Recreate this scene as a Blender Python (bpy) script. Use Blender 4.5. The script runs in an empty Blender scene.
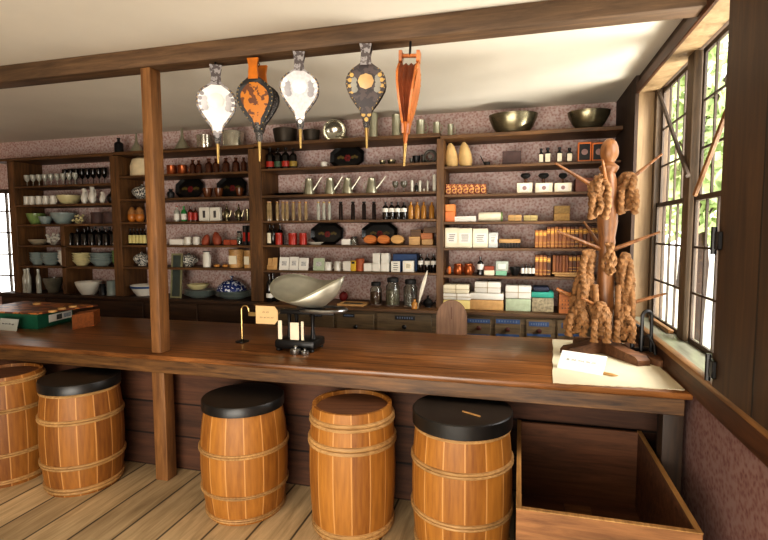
import bpy, bmesh, math, random
import numpy as np
from mathutils import Vector, Matrix
random.seed(7)
SC = bpy.context.scene
COL = SC.collection
PI = math.pi

# ------------------------------------------------------------------ camera
def rot(yaw, pitch, roll):
    cy, sy = np.cos(yaw), np.sin(yaw)
    fwd = np.array([-sy*np.cos(pitch), cy*np.cos(pitch), -np.sin(pitch)])
    r = np.array([cy, sy, 0.]); u = np.cross(r, fwd)
    c, s = np.cos(roll), np.sin(roll)
    return np.array([c*r+s*u, -s*r+c*u, fwd])
R = rot(*np.radians([15.24, 4.387, -0.246])); F = 498.6; H = 1.70
C = np.array([0, 0, H])
def ray(px, py): return ((px-384)/F)*R[0]-((py-270)/F)*R[1]+R[2]
def atx(px, py, x): d = ray(px, py); return C+d*(x/d[0])
def aty(px, py, y): d = ray(px, py); return C+d*(y/d[1])
def atz(px, py, z): d = ray(px, py); return C+d*((z-H)/d[2])
cam = bpy.data.cameras.new('camera'); cam.sensor_width = 36; cam.lens = F*36/768
cam.clip_start = .05
co = bpy.data.objects.new('camera', cam); COL.objects.link(co); SC.camera = co
co.matrix_world = Matrix(((R[0][0], R[1][0], -R[2][0], 0), (R[0][1], R[1][1], -R[2][1], 0), (R[0][2], R[1][2], -R[2][2], H), (0, 0, 0, 1)))

# ------------------------------------------------------------------ materials
MATS = {}
def _new(name):
    m = bpy.data.materials.new(name); m.use_nodes = True
    return m, m.node_tree.nodes, m.node_tree.links, m.node_tree.nodes['Principled BSDF']
def lin(c): return tuple((v/12.92 if v <= .04045 else ((v+.055)/1.055)**2.4) for v in [x/255 for x in c])
def mat(name, c, rough=.6, metal=0., var=.18, scale=14., trans=0., bump=0., spec=None, coat=0.):
    if name in MATS: return MATS[name]
    m, N, L, P = _new(name)
    c = lin(c)
    P.inputs['Roughness'].default_value = rough; P.inputs['Metallic'].default_value = metal
    P.inputs['Transmission Weight'].default_value = trans
    if coat: P.inputs['Coat Weight'].default_value = coat
    if spec is not None: P.inputs['Specular IOR Level'].default_value = spec
    tc = N.new('ShaderNodeTexCoord'); nz = N.new('ShaderNodeTexNoise'); nz.inputs['Scale'].default_value = scale; nz.inputs['Detail'].default_value = 4
    L.new(tc.outputs['Object'], nz.inputs['Vector'])
    cr = N.new('ShaderNodeValToRGB'); L.new(nz.outputs['Fac'], cr.inputs['Fac'])
    cr.color_ramp.elements[0].position = .3; cr.color_ramp.elements[1].position = .7
    cr.color_ramp.elements[0].color = (*[v*(1-var) for v in c], 1); cr.color_ramp.elements[1].color = (*[min(1, v*(1+var)) for v in c], 1)
    L.new(cr.outputs['Color'], P.inputs['Base Color'])
    if bump:
        b = N.new('ShaderNodeBump'); b.inputs['Strength'].default_value = bump; b.inputs['Distance'].default_value = .004
        L.new(nz.outputs['Fac'], b.inputs['Height']); L.new(b.outputs['Normal'], P.inputs['Normal'])
    MATS[name] = m; return m
def wood(name, c1, c2, rough=.5, axis='X', scale=1., plank=None, bump=.25, wear=None, spec=None):
    """long grained wood; axis = grain direction; plank = (axis, width) makes board gaps and tone steps"""
    if name in MATS: return MATS[name]
    m, N, L, P = _new(name); c1 = lin(c1); c2 = lin(c2)
    P.inputs['Roughness'].default_value = rough
    if spec is not None: P.inputs['Specular IOR Level'].default_value = spec
    tc = N.new('ShaderNodeTexCoord'); mp = N.new('ShaderNodeMapping')
    s = {'X': (1.2, 14, 14), 'Y': (14, 1.2, 14), 'Z': (14, 14, 1.2)}[axis]
    mp.inputs['Scale'].default_value = [v*scale for v in s]
    L.new(tc.outputs['Object'], mp.inputs['Vector'])
    nz = N.new('ShaderNodeTexNoise'); nz.inputs['Scale'].default_value = 2.2; nz.inputs['Detail'].default_value = 8; nz.inputs['Roughness'].default_value = .65; nz.inputs['Distortion'].default_value = .6
    L.new(mp.outputs['Vector'], nz.inputs['Vector'])
    cr = N.new('ShaderNodeValToRGB'); L.new(nz.outputs['Fac'], cr.inputs['Fac'])
    cr.color_ramp.elements[0].position = .32; cr.color_ramp.elements[1].position = .7
    cr.color_ramp.elements[0].color = (*c1, 1); cr.color_ramp.elements[1].color = (*c2, 1)
    out = cr.outputs['Color']
    n2 = N.new('ShaderNodeTexNoise'); n2.inputs['Scale'].default_value = 1.7*scale; n2.inputs['Detail'].default_value = 2
    L.new(tc.outputs['Object'], n2.inputs['Vector'])
    mr = N.new('ShaderNodeMapRange'); mr.inputs[1].default_value = .3; mr.inputs[2].default_value = .7; mr.inputs[3].default_value = .68; mr.inputs[4].default_value = 1.15
    L.new(n2.outputs['Fac'], mr.inputs[0])
    mx = N.new('ShaderNodeVectorMath'); mx.operation = 'SCALE'; L.new(out, mx.inputs[0]); L.new(mr.outputs[0], mx.inputs['Scale']); out = mx.outputs[0]
    h = nz.outputs['Fac']
    if plank:
        sx = N.new('ShaderNodeSeparateXYZ'); L.new(tc.outputs['Object'], sx.inputs[0])
        d = N.new('ShaderNodeMath'); d.operation = 'DIVIDE'; d.inputs[1].default_value = plank[1]; L.new(sx.outputs[plank[0]], d.inputs[0])
        fl = N.new('ShaderNodeMath'); fl.operation = 'FLOOR'; L.new(d.outputs[0], fl.inputs[0])
        wn = N.new('ShaderNodeTexWhiteNoise'); wn.noise_dimensions = '1D'; L.new(fl.outputs[0], wn.inputs['W'])
        m2 = N.new('ShaderNodeMapRange'); m2.inputs[3].default_value = .78; m2.inputs[4].default_value = 1.15; L.new(wn.outputs['Value'], m2.inputs[0])
        fr = N.new('ShaderNodeMath'); fr.operation = 'FRACT'; L.new(d.outputs[0], fr.inputs[0])
        pp = N.new('ShaderNodeMath'); pp.operation = 'PINGPONG'; pp.inputs[1].default_value = .5; L.new(fr.outputs[0], pp.inputs[0])
        gp = N.new('ShaderNodeMapRange'); gp.inputs[1].default_value = .004/plank[1]; gp.inputs[2].default_value = .009/plank[1]; gp.inputs[3].default_value = .16; gp.inputs[4].default_value = 1; L.new(pp.outputs[0], gp.inputs[0])
        mm = N.new('ShaderNodeMath'); mm.operation = 'MULTIPLY'; L.new(m2.outputs[0], mm.inputs[0]); L.new(gp.outputs[0], mm.inputs[1])
        x2 = N.new('ShaderNodeVectorMath'); x2.operation = 'SCALE'; L.new(out, x2.inputs[0]); L.new(mm.outputs[0], x2.inputs['Scale']); out = x2.outputs[0]
        h = gp.outputs[0]
    L.new(out, P.inputs['Base Color'])
    b = N.new('ShaderNodeBump'); b.inputs['Strength'].default_value = bump; b.inputs['Distance'].default_value = .004
    L.new(h, b.inputs['Height']); L.new(b.outputs['Normal'], P.inputs['Normal'])
    MATS[name] = m; return m
def wallpaper(name, g=(1., 1., 1.)):
    m, N, L, P = _new(name); P.inputs['Roughness'].default_value = .85
    tc = N.new('ShaderNodeTexCoord')
    v = N.new('ShaderNodeTexVoronoi'); v.inputs['Scale'].default_value = 44; v.feature = 'SMOOTH_F1'; L.new(tc.outputs['Object'], v.inputs['Vector'])
    nz = N.new('ShaderNodeTexNoise'); nz.inputs['Scale'].default_value = 70; nz.inputs['Detail'].default_value = 3; L.new(tc.outputs['Object'], nz.inputs['Vector'])
    ad = N.new('ShaderNodeMath'); ad.operation = 'MULTIPLY_ADD'; ad.inputs[1].default_value = .7; L.new(nz.outputs['Fac'], ad.inputs[0]); L.new(v.outputs['Distance'], ad.inputs[2])
    cr = N.new('ShaderNodeValToRGB'); L.new(ad.outputs[0], cr.inputs['Fac'])
    E = cr.color_ramp.elements
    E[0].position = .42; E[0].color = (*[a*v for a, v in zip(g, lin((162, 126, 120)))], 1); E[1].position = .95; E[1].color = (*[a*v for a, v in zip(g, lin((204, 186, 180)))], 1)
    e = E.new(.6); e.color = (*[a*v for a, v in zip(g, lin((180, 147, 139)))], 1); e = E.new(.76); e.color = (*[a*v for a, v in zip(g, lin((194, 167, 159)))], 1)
    L.new(cr.outputs['Color'], P.inputs['Base Color']); MATS[name] = m; return m
def glass(name, c, rough=.03, tw=1.):
    m, N, L, P = _new(name); P.inputs['Base Color'].default_value = (*lin(c), 1); P.inputs['Roughness'].default_value = rough
    P.inputs['Transmission Weight'].default_value = tw; P.inputs['IOR'].default_value = 1.45
    MATS[name] = m; return m

W_counter = wood('counter_wood', (84, 50, 25), (156, 104, 58), .3, 'X', .9, plank=(1, .29), bump=.12)
W_edge = wood('counter_edge_wood', (58, 37, 20), (132, 94, 54), .5, 'X', 1.2)
W_dark = wood('dark_wood', (42, 27, 15), (78, 52, 30), .6, 'X')
W_darkz = wood('dark_wood_upright', (36, 24, 15), (66, 45, 27), .6, 'Z')
W_panel = wood('under_panel_wood', (60, 38, 26), (100, 64, 44), .7, 'X', .8, plank=(2, .24))
W_shelf = wood('shelf_wood', (64, 41, 20), (118, 82, 44), .55, 'X')
W_shelfz = wood('shelf_upright_wood', (68, 44, 22), (118, 82, 44), .55, 'Z')
W_beam = wood('beam_wood', (74, 54, 36), (114, 88, 62), .65, 'X', 1.1)
W_post = wood('post_wood', (100, 66, 36), (150, 106, 62), .55, 'Z', 1.1)
W_floor = wood('floor_wood', (172, 148, 112), (222, 198, 158), .62, 'Y', .8, plank=(0, .24), bump=.2)
W_drawer = wood('drawer_wood', (74, 60, 42), (112, 92, 64), .6, 'X', 1.2)
W_win = wood('window_wood', (66, 52, 37), (106, 86, 62), .6, 'Z', 1.2)
W_winl = wood('window_casing_wood', (134, 108, 76), (168, 142, 106), .55, 'Z', .8)
W_sash = wood('sash_wood', (46, 36, 28), (80, 64, 48), .6, 'Z', 1.2)
W_shut = wood('shutter_wood', (52, 34, 18), (82, 57, 32), .6, 'Z', .7, plank=(1, .4))
W_sill = wood('sill_wood', (110, 110, 94), (150, 150, 132), .3, 'Y', .8)
W_nose = wood('sill_nosing_wood', (98, 66, 36), (146, 106, 62), .45, 'Y', 1.1)
W_apron = wood('sill_apron_wood', (52, 30, 16), (88, 54, 30), .5, 'Y')
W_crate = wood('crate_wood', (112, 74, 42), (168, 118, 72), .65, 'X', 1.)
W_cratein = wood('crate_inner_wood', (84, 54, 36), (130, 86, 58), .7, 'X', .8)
W_raw = wood('raw_edge_wood', (160, 118, 68), (212, 166, 104), .6, 'Y', 1.5)
W_rack = wood('rack_wood', (100, 62, 34), (164, 112, 66), .4, 'Z', 1.)
W_foot = wood('rack_foot_wood', (74, 48, 32), (122, 84, 56), .5, 'X', 1.2)
W_hoop = wood('hoop_wood', (150, 112, 66), (196, 156, 102), .6, 'X', 2.)
W_orange = wood('orange_wood', (150, 82, 34), (206, 128, 62), .5, 'X', 2)
W_orangez = wood('bellows_orange_wood', (150, 78, 34), (212, 130, 66), .4, 'Z', 1.5)
W_tan = wood('tan_box_wood', (168, 124, 72), (212, 170, 110), .5, 'X', 2.5)
W_paddle = wood('paddle_wood', (100, 72, 52), (140, 106, 80), .6, 'Z', 1.2)
PAPER = wallpaper('mauve_wallpaper')
PAPER2 = wallpaper('shaded_wallpaper', (.36, .26, .24))  # same mauve paper, with the dimness below the window put into its colour
PLASTER = mat('plaster', (214, 206, 190), .9, var=.05, scale=1.3, bump=.1)
BLACK = mat('black_paint', (22, 20, 19), .35, spec=.5)
MATTE = mat('matte_black', (20, 19, 18), .6)
IRON = mat('cast_iron', (34, 33, 33), .38, .5)
STEEL = mat('steel', (150, 150, 148), .28, .9)
TIN = mat('tin', (176, 174, 152), .32, .75, .12)
PEWTER = mat('pewter', (128, 120, 96), .25, .85, .15)
BRASS = mat('brass', (188, 160, 104), .3, .85, .1)
COPPER = mat('copper', (150, 82, 44), .3, .7)
WHITE = mat('white_glaze', (216, 212, 200), .3, var=.05)
CREAM = mat('cream_paper', (226, 216, 190), .75, var=.06)
PALE = mat('pale_paper', (222, 218, 208), .8, var=.05)
CARD = mat('buff_card', (222, 188, 138), .8, var=.05)
INK = mat('ink', (70, 66, 66), .8, var=.05)
TANP = mat('tan_paper', (190, 150, 98), .8, var=.12, scale=25)
GREENP = mat('sage_paper', (168, 180, 152), .75, var=.12, scale=25)
MOTP = mat('mottled_paper', (150, 138, 112), .7, var=.5, scale=40)
YELP = mat('yellow_paper', (222, 204, 136), .75, var=.06)
STRING = mat('string', (160, 140, 100), .9)
LEATH = mat('dark_leather', (52, 34, 26), .45, var=.3)
ORP = mat('orange_tin', (206, 110, 42), .45)
YEL = mat('yellow_tin', (206, 168, 40), .45)
BLUE = mat('blue_board', (28, 62, 108), .55)
BLUEL = mat('blue_label', (52, 74, 112), .7)
TEAL = mat('teal_card', (52, 160, 140), .6)
RED = mat('red_lacquer', (164, 44, 30), .35)
DRED = mat('deep_red', (110, 22, 20), .6)
AMBER = mat('amber_glaze', (176, 108, 42), .25)
TEA = mat('tea_brown', (90, 52, 26), .5)
GOLD = mat('gilt', (196, 146, 62), .35, .5)
GREEN = mat('green_glaze', (120, 142, 84), .3)
DGREEN = mat('green_board', (24, 84, 62), .5)
BLUEG = mat('grey_blue_glaze', (136, 148, 144), .3)
CREAMW = mat('creamware', (206, 196, 150), .35, var=.06)
SLATE = mat('slate', (58, 66, 60), .6)
BREAD = mat('tan_hide', (206, 172, 116), .7, var=.15)
HAT = mat('cream_felt', (214, 196, 160), .8, var=.1)
ROPE = mat('hemp_rope', (122, 86, 50), .85, var=.4, scale=45)
G_clear = glass('clear_glass', (226, 232, 226))
G_dark = mat('dark_bottle_glass', (20, 16, 13), .08, spec=.7)
G_brown = mat('brown_glass', (70, 34, 16), .1, spec=.7)
G_amber = mat('amber_glass', (168, 116, 48), .15, spec=.6)
G_vial = mat('vial_glass', (150, 128, 92), .12, spec=.7, var=.3)
G_grey = mat('smoky_glass', (96, 92, 80), .08, spec=.8, var=.2)
G_pale = mat('pale_glass', (168, 168, 156), .08, spec=.8, var=.2)
TREAD = mat('tray_black', (16, 15, 14), .3, spec=.6)
BOOKS = [mat('book_brown_%s' % k, c, .55) for k, c in (('a', (146, 88, 42)), ('b', (122, 68, 32)), ('c', (164, 106, 56)), ('d', (84, 48, 30)), ('e', (104, 56, 28)))]
PAGES = mat('page_block', (206, 186, 144), .8)

def checkmat(name, ca, cb, scale=60, rough=.4, thr=.5):
    if name in MATS: return MATS[name]
    m, N, L, P = _new(name); P.inputs['Roughness'].default_value = rough
    tc = N.new('ShaderNodeTexCoord'); v = N.new('ShaderNodeTexNoise'); v.inputs['Scale'].default_value = scale; v.inputs['Detail'].default_value = 2
    L.new(tc.outputs['Object'], v.inputs['Vector'])
    cr = N.new('ShaderNodeValToRGB'); cr.color_ramp.interpolation = 'CONSTANT'; L.new(v.outputs['Fac'], cr.inputs['Fac'])
    cr.color_ramp.elements[0].color = (*lin(ca), 1); cr.color_ramp.elements[1].position = thr; cr.color_ramp.elements[1].color = (*lin(cb), 1)
    L.new(cr.outputs['Color'], P.inputs['Base Color']); MATS[name] = m; return m
TRANSFER = checkmat('black_transferware', (44, 46, 50), (220, 216, 204), 70)
BLUEWARE = checkmat('blue_transferware', (34, 50, 104), (206, 212, 222), 34, .25, .56)
REDGOLD = checkmat('red_gold_pattern', (120, 34, 20), (206, 150, 80), 45, .45, .5)
SILVERB = checkmat('silvered_paint', (120, 118, 120), (236, 234, 230), 15, .3, .42)
SILVERG = checkmat('grey_silvered_paint', (112, 110, 116), (206, 206, 206), 22, .35, .45)
AMBERB = checkmat('amber_painted_board', (96, 50, 6), (186, 112, 10), 30, .3, .47)
DARKP = checkmat('dark_painted_board', (44, 34, 36), (74, 60, 58), 30, .4)

# ------------------------------------------------------------------ mesh helper
class M:
    def __init__(s): s.bm = bmesh.new()
    def box(s, x0, x1, y0, y1, z0, z1, bev=0., mi=0, mx=None):
        r = bmesh.ops.create_cube(s.bm, size=1); v = r['verts']
        for p in v:
            p.co = Vector(((x0+x1)/2+p.co.x*(x1-x0), (y0+y1)/2+p.co.y*(y1-y0), (z0+z1)/2+p.co.z*(z1-z0)))
        if mx is not None: bmesh.ops.transform(s.bm, matrix=mx, verts=v)
        fs = {f for p in v for f in p.link_faces}
        for f in fs: f.material_index = mi
        if bev:
            es = list({e for p in v for e in p.link_edges})
            bmesh.ops.bevel(s.bm, geom=es, offset=bev, segments=1 if bev < .006 else 2, affect='EDGES', profile=.5)
        return s
    def lathe(s, prof, n=20, c=(0, 0, 0), sy=1., mx=None, mi=0, close=True):
        rings = []
        new = []
        for r, z in prof:
            if r < 1e-5: ring = [s.bm.verts.new((c[0], c[1], c[2]+z))]
            else: ring = [s.bm.verts.new((c[0]+r*math.cos(2*PI*k/n), c[1]+sy*r*math.sin(2*PI*k/n), c[2]+z)) for k in range(n)]
            rings.append(ring); new += ring
        for a, b in zip(rings, rings[1:]):
            for k in range(n):
                k2 = (k+1) % n
                q = [a[k % len(a)], a[k2 % len(a)], b[k2 % len(b)], b[k % len(b)]]
                q2 = []
                for v in q:
                    if v not in q2: q2.append(v)
                if len(q2) > 2:
                    try: s.bm.faces.new(q2).material_index = mi
                    except ValueError: pass
        if close:
            for ring, fl in ((rings[0], True), (rings[-1], False)):
                if len(ring) > 2:
                    try: s.bm.faces.new(ring[::-1] if fl else ring).material_index = mi
                    except ValueError: pass
        if mx is not None: bmesh.ops.transform(s.bm, matrix=mx, verts=new)
        return s
    def tube(s, pts, r, n=8, closed=False, ridge=0., twist=0., mi=0, flat=1.):
        P = [Vector(p) for p in pts]; m = len(P); rs = r if isinstance(r, (list, tuple)) else [r]*m
        rings = []; up = None; dist = 0
        for i in range(m):
            a = P[(i-1) % m] if (closed or i > 0) else P[i]; b = P[(i+1) % m] if (closed or i < m-1) else P[i]
            t = (b-a); t = t.normalized() if t.length > 1e-9 else Vector((0, 0, 1))
            if up is None: up = Vector((0, 0, 1)) if abs(t.z) < .9 else Vector((0, 1, 0))
            side = t.cross(up); side = side.normalized() if side.length > 1e-6 else t.orthogonal().normalized()
            up = side.cross(t).normalized()
            if i: dist += (P[i]-P[i-1]).length
            ring = []
            for k in range(n):
                th = 2*PI*k/n
                rr = rs[i]*(1+ridge*math.cos(3*(th-twist*dist)))
                ring.append(s.bm.verts.new(P[i]+side*(rr*math.cos(th))+up*(rr*flat*math.sin(th))))
            rings.append(ring)
        for i in range(m if closed else m-1):
            a, b = rings[i], rings[(i+1) % m]
            for k in range(n):
                s.bm.faces.new((a[k], a[(k+1) % n], b[(k+1) % n], b[k])).material_index = mi
        if not closed:
            s.bm.faces.new(rings[0][::-1]).material_index = mi; s.bm.faces.new(rings[-1]).material_index = mi
        return s
    def prism(s, poly, y0, y1, mi=0, mx=None):
        """polygon given in x,z, extruded along y"""
        a = [s.bm.verts.new((x, y0, z)) for x, z in poly]; b = [s.bm.verts.new((x, y1, z)) for x, z in poly]
        n = len(poly)
        fs = [s.bm.faces.new(a), s.bm.faces.new(b[::-1])]
        for k in range(n): fs.append(s.bm.faces.new((a[k], b[k], b[(k+1) % n], a[(k+1) % n])))
        for f in fs: f.material_index = mi
        if mx is not None: bmesh.ops.transform(s.bm, matrix=mx, verts=a+b)
        return s
    def quad(s, pts, mi=0):
        s.bm.faces.new([s.bm.verts.new(p) for p in pts]).material_index = mi; return s
    def build(s, name, mats, parent=None, loc=(0, 0, 0), rz=0., smooth=True, ang=38):
        bmesh.ops.recalc_face_normals(s.bm, faces=s.bm.faces)
        if smooth:
            for f in s.bm.faces: f.smooth = True
            for e in s.bm.edges:
                if len(e.link_faces) == 2 and e.calc_face_angle(0) > math.radians(ang): e.smooth = False
        me = bpy.data.meshes.new(name); s.bm.to_mesh(me); s.bm.free()
        for m in (mats if isinstance(mats, (list, tuple)) else [mats]): me.materials.append(m)
        o = bpy.data.objects.new(name, me); COL.objects.link(o)
        o.location = loc; o.rotation_euler = (0, 0, rz)
        if parent: o.parent = parent
        return o
def tag(o, label, cat, group=None):
    o['label'] = label; o['category'] = cat
    if group: o['group'] = group
    return o
def thing(name, label, cat, loc=(0, 0, 0), rz=0., group=None):
    o = bpy.data.objects.new(name, None); COL.objects.link(o); o.empty_display_size = .05
    o.location = loc; o.rotation_euler = (0, 0, rz)
    return tag(o, label, cat, group)
def empty(name, loc=(0, 0, 0), rz=0.):
    o = bpy.data.objects.new(name, None); COL.objects.link(o); o.empty_display_size = .05
    o.location = loc; o.rotation_euler = (0, 0, rz); return o
def struct(o): o['kind'] = 'structure'; return o
def RX(a): return Matrix.Rotation(a, 4, 'X')
def RY(a): return Matrix.Rotation(a, 4, 'Y')
def RZ(a): return Matrix.Rotation(a, 4, 'Z')
def T(x, y, z): return Matrix.Translation((x, y, z))

# ------------------------------------------------------------------ room
YW = 5.08; XW = .86; ZC = 2.88; XL = -7.2; YB = -3.2
struct(M().box(XL, XW+.3, YB, YW+.1, -.1, 0).build('floor', W_floor))
struct(M().box(XL, XW+.3, YB, YW+.1, ZC, ZC+.12).build('ceiling', PLASTER))
# back wall, with an opening for the window at its far end
LW = (-7.05, -6.36, .85, 2.28)
m = M()
m.box(LW[1], XW+.3, YW, YW+.1, 0, ZC).box(XL-.1, LW[0], YW, YW+.1, 0, ZC)
m.box(LW[0], LW[1], YW, YW+.1, 0, LW[2]).box(LW[0], LW[1], YW, YW+.1, LW[3], ZC)
struct(m.build('wall_back', PAPER))
struct(M().box(XL-.1, XL, YB, YW+.1, 0, ZC).build('wall_left', PAPER))
struct(M().box(XL-.1, XW+.22, YB-.1, YB-.001, 0, ZC).build('wall_front', PLASTER))
# window side wall: opening between WY0 and WY1, WZ0..WZ1
WY0, WY1, WZ0, WZ1 = 2.2, 4.28, 1.0, 2.77
m = M()
m.box(XW, XW+.22, YB, YW, 0, WZ0-.001)
m.box(XW, XW+.22, YB, WY0, WZ0-.001, ZC, mi=0)
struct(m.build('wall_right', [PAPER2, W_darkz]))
struct(M().box(XW, XW+.22, WY1+.002, YW, WZ0, ZC).build('trim_3', W_darkz))            # dark boards between the window and the corner
struct(M().box(XW, XW+.22, WY0, WY1+.002, WZ1+.001, ZC).build('trim_4', W_dark))
struct(M().box(XW-.025, XW-.001, 4.27, YW-.001, .0, ZC-.001).build('trim_5', W_darkz))
# window: casing, sill, two sashes of small panes and the mullion
win = struct(empty('window_1'))
M().box(XW-.012, XW+.13, WY1-.0, WY1+.02, WZ0, WZ1, .004).box(XW-.012, XW+.13, WY0, WY1, WZ1-.02, WZ1).build('casing', W_winl, win)
M().box(XW-.022, XW+.002, WY0, WY1+.04, WZ1-.025, WZ1+.05, .004).build('head_trim', W_apron, win)
M().box(XW-.0, XW+.2, WY0, WY1, WZ0-.0, WZ0+.025).build('sill', W_sill, win)
M().box(XW-.045, XW+.0, WY0-1.4, WY1+.02, WZ0-.005, WZ0+.03, .008).build('sill_nosing', W_nose, win)
M().box(XW-.03, XW-.0, WY0-1.4, WY1+.02, WZ0-.115, WZ0-.005, .005).build('sill_apron', W_apron, win)
M().box(XW+.085, XW+.12, 3.6, 4.12, WZ0+.0255, WZ0+.052, .004).build('sill_strip', W_nose, win)
XG = 1.0
M().box(XG-.035, XG+.03, 3.37, 3.49, WZ0+.025, WZ1-.02, .008).build('mullion', W_win, win)
M().box(XG-.03, XG+.06, 4.22, WY1, WZ0+.025, WZ1-.02, .004).build('side_frame', W_win, win)
M().box(XG-.03, XG+.06, WY0, 2.62, WZ0+.025, WZ1-.02, .004).build('side_frame', W_win, win)
def sash(y0, y1, z0, z1, x, nc, nr):
    s = M(); f = .03
    s.box(x-.008, x+.008, y0, y0+f, z0, z1, .002).box(x-.008, x+.008, y1-f, y1, z0, z1, .002)
    s.box(x-.008, x+.008, y0, y1, z0, z0+f, .002).box(x-.008, x+.008, y0, y1, z1-f, z1, .002)
    b = .008
    for k in range(1, nc):
        y = y0+f+(y1-y0-2*f)*k/nc; s.box(x-.006, x+.006, y-b, y+b, z0+f, z1-f)
    for k in range(1, nr):
        z = z0+f+(z1-z0-2*f)*k/nr; s.box(x-.005, x+.005, y0+f, y1-f, z-b*.8, z+b*.8)
    o = s.build('sash', W_sash, win)
    M().box(x-.0015, x+.0015, y0+.03, y1-.03, z0+.03, z1-.03).build('pane', PANE, o)
    return o
# thin window glass: mostly see-through
pm, N_, L_, P_ = _new('window_glass')
tr = N_.new('ShaderNodeBsdfTransparent'); gl = N_.new('ShaderNodeBsdfGlossy'); gl.inputs['Roughness'].default_value = .03
mxs = N_.new('ShaderNodeMixShader'); mxs.inputs[0].default_value = .06
L_.new(tr.outputs[0], mxs.inputs[1]); L_.new(gl.outputs[0], mxs.inputs[2]); L_.new(mxs.outputs[0], N_['Material Output'].inputs['Surface'])
PANE = pm
for y0, y1 in ((3.50, 4.22), (2.62, 3.36)):
    sash(y0, y1, WZ0+.025, 1.905, XG, 4, 3); sash(y0, y1, 1.875, WZ1-.02, XG+.018, 4, 3)
def brace(p0, p1, m_):
    M().tube([tuple(p0), tuple(p1)], .014, 6).build('brace', m_, win)
brace(atx(659, 93, .945), atx(688, 176, .945), W_sash); brace(atx(735, 90, .945), atx(695, 195, .945), W_post)
# far window at the end of the back wall
w2 = struct(empty('window_2'))
m = M(); f = .05
m.box(LW[0], LW[0]+f, YW+.02, YW+.08, LW[2], LW[3]).box(LW[1]-f, LW[1], YW+.02, YW+.08, LW[2], LW[3]).box(LW[0], LW[1], YW+.02, YW+.08, LW[2], LW[2]+f).box(LW[0], LW[1], YW+.02, YW+.08, LW[3]-f, LW[3])
for k in range(1, 5): z = LW[2]+(LW[3]-LW[2])*k/5; m.box(LW[0], LW[1], YW+.03, YW+.06, z-.009, z+.009)
for k in range(1, 3): x = LW[0]+(LW[1]-LW[0])*k/3; m.box(x-.009, x+.009, YW+.03, YW+.06, LW[2], LW[3])
m.build('sash', W_sash, w2)
M().box(LW[0]+.03, LW[1]-.03, YW+.044, YW+.048, LW[2]+.03, LW[3]-.03).build('pane', PANE, w2)
# ceiling beam and the post under it
struct(M().box(XL, XW-.001, 2.775, 2.915, 2.765, ZC-.001, .008).build('trim_1', W_beam))
PX0, PX1, PY0, PY1 = -2.39, -2.312, 2.785, 2.885
# interior shutter folded flat on the side wall
sh = thing('window_shutter', 'tall dark brown boarded shutter standing beside the window', 'shutter', (0, 0, 0))
M().box(.80, .836, 1.0, 2.38, 1.035, ZC-.003, .004).build('boards', W_shut, sh)
for z in (1.08, 1.62):
    M().box(.782, .80, 2.33, 2.375, z, z+.075, .004).tube([(.785, 2.385, z-.02), (.785, 2.385, z+.095)], .012, 8).build('hinge', IRON, sh)

# ------------------------------------------------------------------ counter
ct = thing('shop_counter', 'long dark brown wooden counter with worn front edge', 'counter', (-1.9, 3.3, 0))
def cpart(m, name, mt): o = m.build(name, mt, ct); o.location = (1.9, -3.3, 0); return o
CF, CB, CZ = 2.74, 3.92, .89
cpart(M().box(-5.4, .845, CF, CB, CZ-.035, CZ, .008), 'countertop', W_counter)
cpart(M().box(-5.4, .815, CF+.02, CF+.045, CZ-.125, CZ-.036, .004), 'apron', W_edge)
cpart(M().box(-5.4, -.04, 2.975, 3.0, .0, CZ-.036), 'back_panel', W_panel)
cpart(M().box(-.04, .84, 3.27, 3.295, .0, CZ-.036), 'back_panel', W_panel)
cpart(M().box(-2.40, -2.30, 2.79, 2.885, 0, CZ-.036, .006), 'leg', W_post)
cpart(M().box(.735, .835, 2.83, 2.94, 0, CZ-.036, .006), 'leg', W_darkz)
cpart(M().box(-5.4, .84, CB-.04, CB-.01, 0, CZ-.036), 'rear_panel', W_panel)
struct(M().box(PX0, PX1, PY0, PY1, CZ+.0005, 2.7645, .008).build('trim_2', W_post))

# ------------------------------------------------------------------ shelving
YF = 4.70
SH = {1: 2.605, 2: 2.338, 3: 2.073, 4: 1.818, 5: 1.562, 6: 1.305}
BAY = {'A': (-5.9, -4.49, {1: 2.60, 2: 2.265, 3: 2.04, 4: 1.807, 5: 1.555, 6: 1.307}),
       'B': (-4.37, -2.74, {1: 2.605, 2: 2.338, 3: 2.08, 4: 1.822, 5: 1.562, 6: 1.316}),
       'D': (-2.59, -.765, {1: 2.615, 2: 2.352, 3: 2.08, 4: 1.82, 5: 1.568, 6: 1.304}),
       'E': (-.695, .825, {1: 2.59, 2: 2.305, 3: 2.045, 4: 1.79, 5: 1.545, 6: 1.287})}
LEDGE = .972
for b in BAY: BAY[b][2][7] = LEDGE
sv = thing('wall_shelving', 'brown wooden wall shelving with four bays of stock', 'shelving', (-2.6, 4.9, LEDGE))
def spart(m, name, mt): o = m.build(name, mt, sv); o.location = (2.6, -4.9, -LEDGE); return o
for b, (x0, x1, zs) in BAY.items():
    for s in range(2, 7):
        spart(M().box(x0, x1, YF, YW-.001, zs[s]-.024, zs[s], .002), 'shelf', W_shelf)
    xa, xb = {'A': (-6.25, -4.435), 'B': (-4.434, -2.666), 'D': (-2.665, -.731), 'E': (-.73, .83)}[b]
    spart(M().box(xa, xb, YF-.015, YW-.001, zs[1]-.035, zs[1], .003), 'top_shelf', W_shelf)
for xa, xb in ((-6.0, -5.9), (-4.49, -4.37), (-2.74, -2.59), (-.765, -.695)):
    spart(M().box(xa, xb, YF-.005, YW-.001, LEDGE+.001, 2.564, .003), 'upright', W_shelfz)
spart(M().box(-5.25, -5.19, YF, YW-.001, LEDGE+.001, 1.782, .003), 'upright', W_shelfz)
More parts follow.
